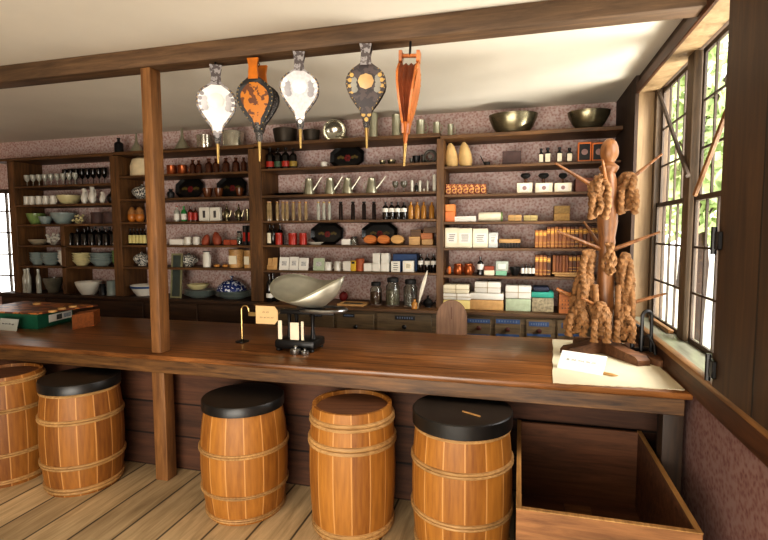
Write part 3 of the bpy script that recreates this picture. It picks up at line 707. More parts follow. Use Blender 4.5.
for k in range(len(xb)-1):
    put('E', 5, g_book, xb[k]+.1, xb[k+1]-.15, [230, 229.8, 230, 227, 227.3, 226.6, 227, 226.8, 226.5, 227, 226.8, 226.4, 227, 226, 226, 226.5, 226][k], 'leather_book', 'brown leather book standing upright', 'book', m_=BOOKS[[0, 2, 0, 1, 2, 0, 1, 0, 1, 4, 3, 1, 3, 4, 3, 3, 3][k]], y=4.785)
put('E', 6, g_ball, 442.5, 447, 267, 'nutmeg', 'small round brown nut', 'nut', m_=TEA); put('E', 6, g_ball, 447.5, 451.5, 266, 'clay_cup', 'small orange clay ball', 'ball', m_=ORP)
row('E', 6, g_crock, [(453.2, 463.4, 263.6), (463.6, 474, 263.6)], 'copper_pot', 'small shiny copper pot', 'pot')
put('E', 6, g_bottle, 477.4, 483.8, 256.5, 'medicine_bottle', 'black bottle with a white label', 'bottle', label=PALE, lab=(.3, .6))
_, x, Y, z, w, h = put('E', 6, g_box, 484.2, 494.6, 270.4, 'small_box', 'small cream box under a red one', 'box', m_=CREAM, d=.08)
put('E', 6, g_box, 484.5, 494.2, 266.4, 'small_box', 'small red box on a cream one', 'box', m_=mat('rust_red', (156, 70, 40), .6), d=.08, z0=z+h+.0006)
_, x, Y, z, w, h = put('E', 6, g_box, 495.8, 507, 271, 'green_box', 'flat mint green box under a grey one', 'box', m_=mat('mint', (126, 180, 148), .6), d=.08)
put('E', 6, g_box, 496, 508.5, 261.2, 'grey_box', 'pale grey box standing on a mint green one', 'box', m_=mat('grey_green', (174, 182, 170), .7), label=PALE, lab=(.2, .8, .2, .7), d=.08, z0=z+h+.0006)
put('E', 6, g_bowl, 510, 521, 267, 'pewter_bowl', 'small dark pewter bowl', 'bowl', m_=IRON)
row('E', 6, g_bottle, [(521.3+3.6*k, 524.6+3.6*k, 264.6) for k in range(4)], 'ink_bottle', 'small black bottle with a painted highlight', 'bottle', label=PALE, lab=(.2, .7), shoulder=.7)  # the pale label band paints the white highlight on the dark glass
_, x, Y, z, w, h = put('E', 6, g_box, 555, 588, 275.6, 'flat_board', 'lower of two flat tan boards under books', 'board', m_=W_tan, d=.19, flat=.02)
_, x, Y, z2, w, h2 = put('E', 6, g_box, 552.5, 588, 273.2, 'flat_board', 'upper of two flat tan boards under books', 'board', m_=W_tan, d=.19, z0=z+h+.0006, flat=.018)
zb = z2+h2+.0006
for k, (a, b, t) in enumerate(((535.5, 539.2, 254.8), (539.6, 543.2, 255), (543.5, 547.2, 255), (547.5, 551.2, 256))):
    put('E', 6, g_book, a, b, t, 'leather_book', 'dark brown leather book standing upright', 'book', m_=BOOKS[[1, 0, 1, 3][k]], y=4.785)
xb = [553, 556.4, 559.5, 562.6, 565.7, 569, 573, 577, 581, 585, 589]
for k in range(10):
    put('E', 6, g_book, xb[k]+.1, xb[k+1]-.15, 255.3, 'leather_book', 'brown book standing on flat boards', 'book', m_=BOOKS[[0, 1, 1, 0, 1, 4, 3, 1, 4, 3][k]], y=4.785, z0=zb, band=k > 4)
# ledge parcels
def stack(pls, where):
    z = LEDGE+.0006
    for pl, pr, top, m_, nm, desc, st in pls:
        _, x, Y, z0, w, h = put('E', 7, g_parcel, pl, pr, top, nm, desc, 'parcel', m_=m_, z0=z, string=st, y=4.66, d=.2)
        z = z0+h+.0032
stack([(440, 467.5, 300.2, YELP, 'wrapped_parcel', 'yellow parcel at the bottom of the stack behind the wooden paddle', False), (440, 467.5, 293.6, PALE, 'wrapped_parcel', 'flat white parcel in the middle of the stack behind the paddle', True), (439, 464.5, 285, CREAM, 'wrapped_parcel', 'cream string-tied parcel topping the stack behind the paddle', True)], '')
stack([(469.6, 504, 300.2, TANP, 'wrapped_parcel', 'crumpled tan parcel under two white ones', False), (470.5, 504, 293.4, PALE, 'wrapped_parcel', 'flat white parcel between tan and tall white parcels', False), (474.8, 501, 282.4, PALE, 'wrapped_parcel', 'tall white tied parcel topping the tan parcel stack', True)], '')
stack([(506, 531.6, 299, GREENP, 'wrapped_parcel', 'sage green parcel under a white one', False), (506, 531.8, 286.2, PALE, 'wrapped_parcel', 'white tied parcel on the sage green one', True)], '')
stack([(532.5, 554.6, 298.2, MOTP, 'wrapped_parcel', 'mottled grey parcel below the teal box', False), (532, 554.6, 292.2, TEAL, 'teal_box', 'flat teal box on the mottled parcel', False), (534, 550, 287.4, mat('navy_card', (32, 40, 62), .6), 'navy_box', 'small dark navy box on top of the teal box', False)], '')
put('E', 7, g_crate, 560, 584, 294.5, 'wooden_crate', 'small orange-brown wooden crate with stencilled marks', 'crate', y=4.64)
st_ = thing('wooden_stick', 'thin orange wooden stick leaning over the small crate', 'stick', (0, 0, 0))
p0, p1 = aty(556.5, 288.5, 4.63), aty(582, 301, 4.60)
M().tube([tuple(p0), tuple(p1)], .012, 8).build('stick_body', W_orange, st_)

# ---- bay D
row('D', 2, g_bottle, [(267, 274.5, 147.6), (275, 282.2, 148), (282.6, 289.8, 147.6), (290.3, 297.3, 148.4)], 'label_bottle', 'black bottle with coloured label', 'bottle', cap=MATTE)
for k, (o, *_r) in enumerate([r for r in REG if r[1] == 'black bottle with coloured label']):
    w_ = [c for c in o.children if c.name.startswith('body')][0]; r = max(v.co.x for v in w_.data.vertices); hh = max(v.co.z for v in w_.data.vertices)
    M().lathe([(r*1.015, hh*.12), (r*1.015, hh*.38)], 14, close=False).build('paper_label', [RED, mat('bottle_green', (60, 84, 60), .5), RED, mat('dull_yellow', (150, 124, 50), .5)][k], o)
put('D', 2, g_mug, 320.5, 328.6, 162, 'white_cup', 'small low white cup beside the black tray', 'cup', m_=WHITE)
put('D', 2, g_tray, 331, 364, 145, 'serving_tray', 'black octagonal tray with a red flower on edge', 'tray', y=4.99, flower=DRED)
row('D', 2, g_bowl, [(379.5, 386, 160.5), (387.5, 396, 160.2)], 'small_dish', 'tiny grey dish', 'dish', m_=PEWTER)
put('D', 2, g_spoon, 403, 413, 158.5, 'metal_ladle', 'grey metal ladle lying flat', 'ladle'); put('D', 2, g_bowl, 412.5, 420.5, 156, 'tin_dish', 'small tin dish among ladles', 'dish', m_=IRON); put('D', 2, g_spoon, 414, 425, 155, 'metal_ladle', 'second grey metal ladle behind the tin dish', 'ladle', y=4.94)
put('D', 2, g_wheel, 423.5, 437, 149.5, 'metal_ring', 'grey metal ring standing against the upright', 'ring')
put('D', 3, g_tray, 256.5, 299, 190, 'black_lid', 'long flat black tray lying low', 'tray', shape='oval', lean=1.2, y=4.80) if False else put('D', 3, g_plate, 263.5, 298, 190, 'black_tray', 'long flat black tray lying flat', 'tray', m_=TREAD, sy=.5, flat=.03)
row('D', 3, g_oilcan, [(304, 320.5, 177.6), (325, 341.5, 177), (342.3, 359, 177), (366, 384, 177)], 'oil_can', 'pale tin oil can with a slanting spout', 'can')
put('D', 3, g_plate, 371.5, 388, 190.6, 'black_lid', 'flat black lid below the fourth oil can', 'lid', m_=TREAD, y=4.735, sy=.2, flat=.014) if False else None
row('D', 3, g_goblet, [(392, 398.8, 181.4), (400, 407.8, 181.4)], 'glass_goblet', 'small smoky glass goblet', 'goblet', m_=G_grey)
row('D', 3, g_tube, [(410.6, 413.4, 180.2), (418.6, 421.4, 180.4), (426.6, 428.6, 180.4), (432.6, 436, 174.2)], 'tin_tube', 'slim white tin tube', 'tube', m_=mat('white_tin', (216, 214, 200), .4))
put('D', 3, g_ball, 422.8, 425.2, 188.4, 'white_ball', 'tiny white ball among tin tubes', 'ball', m_=WHITE); put('D', 3, g_bottle, 414.4, 418, 183, 'dark_vial', 'small dark vial between white tubes', 'bottle')
row('D', 4, g_vial, [(x-1.6, x+1.6, 202.4) for x in (265.5, 270.5, 277.5, 283.2, 287.2, 293.5, 299.8, 306)], 'glass_vial', 'slim honey-coloured glass vial', 'vial')
row('D', 4, g_vial, [(x-1.7, x+1.7, 202.6) for x in (318.6, 324, 329.5)], 'glass_vial', 'slim clear glass vial', 'vial', body=G_pale, cap=BRASS)
row('D', 4, g_vial, [(x-2, x+2, 202.4) for x in (340.8, 353, 364, 374)], 'glass_vial', 'slim dark glass vial', 'vial', body=G_dark, cap=MATTE)
row('D', 4, g_bottle, [(x-3, x+3, 202) for x in (385.5, 391.7, 397.8, 404)], 'medicine_bottle', 'black bottle with white label', 'bottle', label=PALE, lab=(.42, .64), shoulder=.66)
row('D', 4, g_bottle, [(x-2.7, x+2.7, 202) for x in (411, 417.3, 423.7, 431.7)], 'amber_bottle', 'amber glass bottle', 'bottle', body=G_amber, shoulder=.68)
put('D', 5, g_bottle, 265.2, 270.2, 225, 'label_bottle', 'black bottle with a narrow cream stripe', 'bottle', label=CREAM, lab=(.08, .6))
put('D', 5, g_bottle, 270.8, 275.4, 225.5, 'dark_bottle', 'plain black bottle behind red canister', 'bottle')
put('D', 5, g_bottle, 277, 283.5, 225.5, 'dark_bottle', 'plain black bottle standing at the back', 'bottle', y=4.96)
row('D', 5, g_canister, [(275.6, 282, 232.8), (288.6, 296.6, 233), (299.5, 306.3, 233)], 'red_canister', 'red lacquer canister', 'canister', m_=RED)
put('D', 5, g_plate, 307, 324, 242, 'paper_sheet', 'low white oval dish', 'dish', sy=.5, flat=.025)
put('D', 5, g_tray, 311, 343, 223, 'serving_tray', 'black octagonal tray with red flower beside red canisters', 'tray', y=5.0, flower=DRED)
put('D', 5, g_box, 341.3, 350, 239.2, 'white_box', 'small white label box before two black trays', 'box', m_=PALE, d=.06)
put('D', 5, g_jar, 350.5, 358, 236.5, 'glass_jar', 'small low glass jar between the black trays', 'jar')
put('D', 5, g_tray, 362, 397, 222.3, 'serving_tray', 'black octagonal tray behind oval boxes', 'tray', y=5.0, flower=DRED)
row('D', 5, g_oval, [(364.8, 377.8, 236), (378.3, 391, 236)], 'oval_box', 'orange-brown oval wooden box', 'box', m_=mat('oval_brown', (160, 92, 40), .5))
put('D', 5, g_oval, 391.8, 404.8, 236, 'oval_box', 'pale tan oval wooden box', 'box', m_=W_tan, lid=W_tan)
_, x, Y, z, w, h = put('D', 5, g_box, 408.8, 420, 236.6, 'tan_box', 'tan square wooden box', 'box', m_=W_tan, d=.09)
put('D', 5, g_box, 410.5, 421, 229.5, 'brown_box', 'brown box on the tan square box', 'box', m_=W_shelf, z0=z+h+.0006, d=.09)
_, x, Y, z, w, h = put('D', 5, g_box, 421.6, 433, 239.2, 'tan_box', 'low tan wooden box at the bottom of three', 'box', m_=W_tan, d=.09)
_, x, Y, z, w, h = put('D', 5, g_box, 420.8, 432.5, 233.2, 'orange_box', 'orange-brown box in the middle of three', 'box', m_=W_orange, z0=z+h+.0006, d=.09)
put('D', 5, g_box, 423.5, 436.5, 227, 'brown_box', 'long brown box topping a stack of three', 'box', m_=W_shelf, z0=z+h+.0006, d=.09)
put('D', 6, g_box, 259, 266, 265.2, 'tan_box', 'small low tan box next to the upright', 'box', m_=W_tan, d=.07)
row('D', 6, g_card, [(266.8, 270.6, 258), (271.2, 276, 257.5)], 'thin_booklet', 'thin tan booklet leaning back', 'booklet', m_=TANP, mark=False, t=.012)
row('D', 6, g_card, [(278.4, 288, 257), (288.6, 297.4, 256.6), (298, 307.6, 257.8)], 'printed_card', 'white printed card leaning back', 'card')
put('D', 6, g_card, 312.5, 323.5, 258, 'printed_card', 'sage green striped card behind white mugs', 'card', m_=GREENP)
row('D', 6, g_mug, [(322.8, 332.5, 262), (333.4, 342, 261.5)], 'white_mug', 'white mug with a dark handle', 'mug', m_=WHITE)
put('D', 6, g_box, 342.5, 350.2, 261.4, 'white_tin', 'white square tin beside the yellow one', 'tin', m_=WHITE, d=.07)
put('D', 6, g_box, 350.4, 355.4, 260.6, 'yellow_tin', 'bright yellow tin', 'tin', m_=YEL, label=MATTE, lab=(.2, .8, .7, .9), d=.06)
put('D', 6, g_canister, 355.8, 364, 258.5, 'clay_canister', 'round orange clay canister', 'canister', m_=mat('terracotta', (158, 82, 44), .6))
zz = []
for a, b in ((363.4, 371.4), (372, 380.2), (380.8, 389)):
    _, x, Y, z, w, h = put('D', 6, g_box, a, b, 263.3, 'white_carton', 'small white carton in the lower row', 'carton', m_=WHITE, d=.08); zz.append(z+h)
row('D', 6, g_box, [(372.4, 379.8, 253.2), (381, 388.6, 253.2)], 'white_carton', 'small white carton in the upper row', 'carton', m_=WHITE, d=.08, z0=max(zz)+.0006)
put('D', 6, g_box, 390.8, 400.3, 261.2, 'white_tin', 'white tin with black printed lines', 'tin', m_=BLUE, label=WHITE, lab=(.03, .97, .0, 1.), lmark='lines', d=.06)
put('D', 6, g_box, 402.6, 413.6, 260.9, 'white_carton', 'white carton before the blue box', 'carton', m_=WHITE, label=CREAM, lab=(.2, .8, .3, .8), lmark='lines', d=.06)
put('D', 6, g_box, 392.8, 416.8, 254, 'blue_box', 'big dark blue box behind white cartons', 'box', m_=BLUE, y=4.85, d=.14)
row('D', 6, g_bottle, [(418, 423.6, 254), (424.6, 430.2, 254.4), (430.8, 436.4, 254)], 'medicine_bottle', 'black bottle with broad white label', 'bottle', label=PALE, lab=(.42, .64), shoulder=.66)
put('D', 7, g_bottle, 252.8, 263.2, 273, 'large_bottle', 'large black bottle with a cream label', 'bottle', label=CREAM, lab=(.42, .6), y=4.78)
put('D', 7, g_bottle, 265.6, 272, 274, 'large_bottle', 'large black bottle with a low white label', 'bottle', label=PALE, lab=(.16, .32), y=4.68)
put('D', 7, g_bottle, 274.5, 279, 277, 'dark_bottle', 'narrow black bottle beside two large ones', 'bottle')
put('D', 7, g_ball, 339, 347.4, 291.5, 'pin_cushion', 'round dark red pin cushion', 'cushion', y=4.92)
put('D', 7, g_flatslate, 336.5, 363, 300, 'writing_slate', 'writing slate in a tan frame lying flat', 'slate', y=4.60, flat=.02)
put('D', 7, g_jar, 370, 381.6, 282, 'glass_jar', 'glass jar of brown beans with black lid', 'jar', fill=mat('beans', (110, 72, 44), .7, var=.4, scale=90), y=4.74)
put('D', 7, g_jar, 385.8, 399.6, 277.6, 'glass_jar', 'glass jar of pale lumps with tall black lid', 'jar', fill=mat('lumps', (150, 138, 116), .7, var=.4, scale=60), y=4.72)
put('D', 7, g_jar, 403.6, 417.5, 279.4, 'glass_jar', 'empty glass jar with black lid behind amber bottle', 'jar', y=4.72)
put('D', 7, g_bottle, 411.5, 417.4, 299, 'ink_bottle', 'squat amber ink bottle beside the quill', 'bottle', body=G_amber, y=4.585, shoulder=.55, neck=.45)
put('D', 7, g_quill, 418, 427.6, 270, 'feather_quill', 'tall white feather quill', 'quill', y=4.62)
put('D', 7, g_teapot, 421, 437, 295, 'iron_kettle', 'squat black iron kettle', 'kettle', m_=IRON, y=4.72)

# ---- bay B
put('B', 1, g_funnel, 176.5, 190.5, 128, 'tin_funnel', 'tin funnel standing mouth down', 'funnel')
put('B', 1, g_funnel, 132.5, 143.5, 133, 'tin_funnel', 'smaller tin funnel partly behind the post', 'funnel')
put('B', 1, g_bottle, 117, 124, 138, 'oil_lamp', 'small dark oiler at the shelf end', 'oiler', body=IRON)
put('B', 1, g_bowl, 199, 213, 135.6, 'tin_pan', 'small shiny tin pan', 'pan', m_=mat('bright_tin', (210, 206, 190), .18, .85), foot=.85)
put('B', 1, g_canister, 225, 243.5, 131.6, 'tin_drum', 'wide shiny tin drum', 'drum', m_=mat('bright_tin', (210, 206, 190), .18, .85))
put('B', 2, g_hat, 123, 144.5, 158, 'felt_hat', 'round cream felt hat beside the post', 'hat')
row('B', 2, g_mug, [(167.5, 178, 165.5), (178.5, 188.5, 165.3)], 'copper_mug', 'dark copper mug', 'mug', m_=COPPER)
row('B', 2, g_bottle, [(191, 196.4, 160), (197, 202.6, 160.4), (206.6, 213, 158.8), (214, 220, 158.6), (223.6, 230, 158), (233.5, 240, 157.6), (242, 247, 157.4)], 'brown_bottle', 'dark brown glass bottle', 'bottle', body=G_brown, shoulder=.6, neck=.4)
put('B', 3, g_tureen, 125.5, 144.5, 184.5, 'patterned_tureen', 'black and white patterned tureen', 'tureen')
put('B', 3, g_bottle, 168.4, 174.4, 189, 'iron_weight', 'squat black weight next to the post', 'weight', body=IRON, neck=.5)
put('B', 3, g_tray, 176.4, 203.7, 177.6, 'serving_tray', 'black octagonal tray farther from the upright', 'tray', y=5.0, flower=DRED)
put('B', 3, g_tray, 217.4, 246.8, 176.4, 'serving_tray', 'black octagonal tray next to the upright', 'tray', y=5.0, flower=DRED)
row('B', 3, g_bowl, [(203.7, 212.6, 188.2), (215.4, 223.4, 188.2), (236.2, 244, 188)], 'brown_bowl', 'small dark brown bowl', 'bowl', m_=mat('brown_glaze', (92, 52, 26), .2), foot=.6)
put('B', 4, g_gourd, 124.5, 132, 206.8, 'covered_pot', 'amber covered pot standing farther from the post', 'pot'); put('B', 4, g_gourd, 136, 143.6, 206.4, 'covered_pot', 'amber covered pot standing close to the post', 'pot')
row('B', 4, g_bottle, [(174.6, 179.6, 206)], 'small_bottle', 'small bottle with white label', 'bottle', label=PALE, body=G_pale, cap=RED)
put('B', 4, g_bottle, 181.6, 186.6, 206.2, 'small_bottle', 'small bottle with green top', 'bottle', body=mat('leaf_green', (52, 128, 62), .4), label=PALE); row('B', 4, g_bottle, [(188.4, 193, 206.2), (193.6, 197.6, 207)], 'small_bottle', 'small bottle with red label', 'bottle', body=G_brown, label=RED, lab=(.1, .6))
for a, b in ((199, 209.2), (209.8, 220)): put('B', 4, g_box, a, b, 207.2, 'tile_box', 'white tile with a black cross', 'tile', m_=WHITE, label=INK, lab=(.38, .62, .25, .75), d=.04)
row('B', 4, g_teapot, [(222.5, 231.5, 203.6), (234.2, 243.6, 203.6)], 'pewter_teapot', 'small pewter teapot', 'teapot')
put('B', 4, g_mug, 245, 250.4, 209, 'pewter_mug', 'pewter mug next to the upright', 'mug', m_=PEWTER)
row('B', 5, g_bottle, [(128.6+3.5*k, 131.8+3.5*k, 228.6) for k in range(5)], 'spice_bottle', 'tiny bottle with pale yellow label', 'bottle', label=mat('pale_yellow', (206, 194, 130), .7), lab=(.1, .6), body=G_dark)
put('B', 5, g_box, 169, 182, 239.2, 'flat_box', 'low white box beside the post', 'box', m_=PALE, d=.09)
row('B', 5, g_mug, [(184, 191.6, 237), (192.6, 200.6, 236.8)], 'white_cup', 'white china cup', 'cup', m_=WHITE)
put('B', 5, g_blob, 201, 208, 234, 'leather_pouch', 'reddish leather pouch leaning', 'pouch', m_=mat('russet', (140, 66, 40), .6)); put('B', 5, g_blob, 213.5, 222, 231.6, 'leather_pouch', 'taller red-brown leather pouch', 'pouch', m_=mat('russet', (140, 66, 40), .6), lean=-.2)
row('B', 5, g_box, [(223, 229.4, 239.6), (230, 236.4, 239.8)], 'red_box', 'small low red box', 'box', m_=mat('rust_red', (156, 70, 40), .6), d=.06)
put('B', 5, g_jar, 236.8, 241.8, 231, 'spice_jar', 'small pale blue jar', 'jar', fill=BLUEG)
row('B', 5, g_canister, [(243, 247.4, 225.6), (247.9, 252.6, 225.6)], 'banded_canister', 'tall black canister with red band', 'canister', m_=MATTE, label=RED)
put('B', 6, g_tureen, 131, 146.5, 251.6, 'patterned_tureen', 'black and white lidded tureen left of the post', 'tureen'); put('B', 6, g_tureen, 179, 197.4, 252.6, 'patterned_tureen', 'black and white lidded tureen beside the shaker', 'tureen')
put('B', 6, g_bottle, 202.8, 209.8, 251, 'shaker', 'white shaker with a black top', 'shaker', body=WHITE, cap=MATTE, neck=.7, shoulder=.75)
row('B', 6, g_ball, [(213.6, 219.2, 264), (222, 228, 264)], 'wooden_egg', 'small tan wooden egg', 'egg', m_=mat('tan_wood', (184, 130, 66), .5))
row('B', 6, g_canister, [(229.4, 243, 249), (244.2, 253, 250)], 'tan_canister', 'tall tan canister with pale label', 'canister', m_=W_tan, label=CREAM)
put('B', 7, g_bowl, 124, 146.5, 284.5, 'mixing_bowl', 'white bowl with dark blue band', 'bowl', m_=WHITE, rim=BLUE, y=4.83, sy=.85) ; 
def plates(bay, pl, pr, tops, m_, desc, y=4.86, sy=.85, zstart=None, s=7, hh=.016):
    z = (BAY[bay][2][s] if zstart is None else zstart)+.0006
    for k in range(tops):
        _, x, Y, z0, w, h = put(bay, s, g_plate, pl, pr, 0, 'china_plate', desc % ('at the bottom', 'second up', 'third up', 'fourth up', 'fifth up')[k] if '%' in desc else desc, 'plate', y=y, z0=z, flat=hh*2.2, m_=m_, sy=sy)
        z = z0+hh
    return z+hh*1.4
z = plates('B', 180, 209.6, 4, BLUEG, 'grey-green plate %s of the pile near the slate')
put('B', 7, g_bowl, 187.5, 206.6, 284, 'cream_bowl', 'cream bowl with scalloped rim on grey plates', 'bowl', m_=CREAMW, y=4.86, z0=z+.002, sy=.9)
z = plates('B', 211.5, 246.6, 4, BLUEG, 'grey plate %s of the pile below the blue dome', sy=.7)
put('B', 7, g_tureen, 217.5, 244.6, 275.6, 'dish_cover', 'blue and white domed dish cover with knob', 'cover', m_=BLUEWARE, base=False, y=4.86, z0=z+.002)
put('B', 7, g_slate, 168, 179, 253.4, 'framed_slate', 'tall dark slate in pale frame beside the post', 'slate', y=4.72)
# ---- bay A
for k in range(9):
    put('A', 2, g_goblet, 26+6*k, 30.6+6*k, 174.2-.3*k+1, 'wine_glass', 'small clear wine glass', 'glass', m_=G_pale)
row('A', 2, g_goblet, [(64+5.6*k, 69+5.6*k, 169.4-.25*k) for k in range(8)], 'wine_glass', 'dark smoky wine glass at the back', 'glass', m_=G_dark, y=4.98)
row('A', 3, g_mug, [(23+7*k, 28.6+7*k, 196.5-.2*k) for k in range(5)], 'china_cup', 'small white china cup', 'cup', m_=WHITE)
put('A', 3, g_bowl, 61, 78.5, 195.6, 'cream_bowl', 'wide cream bowl', 'bowl', m_=CREAMW)
row('A', 3, g_jug, [(81.5, 88.4, 188.4), (89, 97, 186.6), (100, 106, 191.8)], 'china_jug', 'slender white china jug', 'jug')
row('A', 3, g_teapot, [(106.5, 117.5, 188.5)], 'pewter_teapot', 'dark pewter teapot', 'teapot', m_=IRON)
put('A', 4, g_bowl, 21.5, 34.5, 213.6, 'green_bowl', 'green glazed bowl', 'bowl', m_=GREEN); put('A', 4, g_bowl, 41, 51, 216.5, 'grey_dish', 'shallow grey-green dish', 'dish', m_=BLUEG)
put('A', 4, g_bowl, 54.5, 72.5, 212.8, 'grey_bowl', 'large grey-blue bowl', 'bowl', m_=BLUEG)
put('A', 4, g_flower, 73, 86, 213.4, 'shell_sprig', 'white shell ornament', 'ornament', m_=CREAMW)
row('A', 4, g_canister, [(93, 103.6, 212.4), (105, 117.4, 212.4)], 'dark_canister', 'dark brown canister', 'canister', m_=mat('dark_box', (70, 50, 46), .7))
put('A', 5, g_bowl, 25.5, 40, 239.3, 'grey_dish', 'shallow pale dish', 'dish', m_=mat('stoneware', (150, 138, 116), .5))
put('A', 5, g_flower, 43.5, 60.5, 231.4, 'coral_sprig', 'branching white coral ornament', 'ornament')
row('A', 5, g_bottle, [(67+7.2*k, 73+7.2*k, 228.4) for k in range(7)], 'wine_bottle', 'black bottle in the front row', 'bottle', cap=MATTE); row('A', 5, g_bottle, [(70.5+7.2*k, 76.5+7.2*k, 226.6) for k in range(6)], 'wine_bottle', 'black bottle in the back row', 'bottle', y=4.96, cap=MATTE)
for pl, pr, n, m_, d in ((21.5, 33.6, 3, BLUEG, 'grey-blue plate %s of the pile at the shelf end'), (35, 50.5, 3, BLUEG, 'grey plate %s of the second pile'), (51.5, 62, 4, WHITE, 'white plate %s of the pile beside the divider'), (67, 82.4, 3, CREAMW, 'cream plate %s of the pile beyond the divider'), (85, 104.6, 3, BLUEG, 'grey plate %s of the wide pile'), (106.5, 118, 4, GREEN, 'green plate %s of the pile by the upright')):
    plates('A', pl, pr, min(5, n+1), m_, d, s=6, hh=.029)
row('A', 7, g_bottle, [(13.8, 18.2, 268.6), (25, 28.6, 268), (35, 38.6, 269)], 'glass_decanter', 'slim clear glass decanter', 'decanter', body=G_pale, neck=.5)
put('A', 7, g_bowl, 44.5, 58.5, 277.6, 'glass_bowl', 'smoky glass bowl', 'bowl', m_=G_grey)
put('A', 7, g_tray, 65.5, 87, 277, 'pewter_platter', 'round dark pewter platter on edge', 'platter', shape='oval', y=4.96)
put('A', 7, g_bowl, 77.5, 97, 281.4, 'white_bowl', 'white bowl before the platter', 'bowl', m_=WHITE, y=4.78)
put('A', 7, g_mug, 98, 104, 284, 'dark_cup', 'dark pewter cup', 'cup', m_=IRON); put('A', 7, g_mug, 105.5, 116, 280.6, 'grey_mug', 'pale grey mug', 'mug', m_=BLUEG)
SMALL = ('far bay', 'bay behind post', 'middle bay', 'window-side bay')
BSH = dict(zip('ABDE', SMALL))
def finish():
    from collections import defaultdict
    G = defaultdict(list)
    for r in REG: G[(r[1], r[3], r[4])].append(r)
    for (desc, bay, s), L in G.items():
        L.sort(key=lambda r: r[5])
        place = f'on {SN[s]} of {BSH[bay]}'
        for k, r in enumerate(L):
            if len(L) == 1:
                lab = f'{desc} {place}'
                n = len(lab.split())
                if n > 16: lab = f'{desc}, {BSH[bay]}'
                if len(lab.split()) > 16: lab = desc
            else:
                o_ = 'leftmost' if k == 0 else ('rightmost' if k == len(L)-1 else ORD[k]+' from left')
                lab = f'{desc}, {o_} {place}'
                if len(lab.split()) > 16: lab = f'{desc}, {o_}, {SN[s]}, {BSH[bay]}'
                r[0]['group'] = f'{r[2]}s alike on the {SN[s]} of the {BSH[bay]}'
            r[0]['label'] = lab
finish()
#@@PART2
WORLD, P_WIN, P_ROOM, P_UP, P_GB, EXPO, LOOK = 3.6, 380, 98, 150, 640, .1, 'Medium High Contrast'
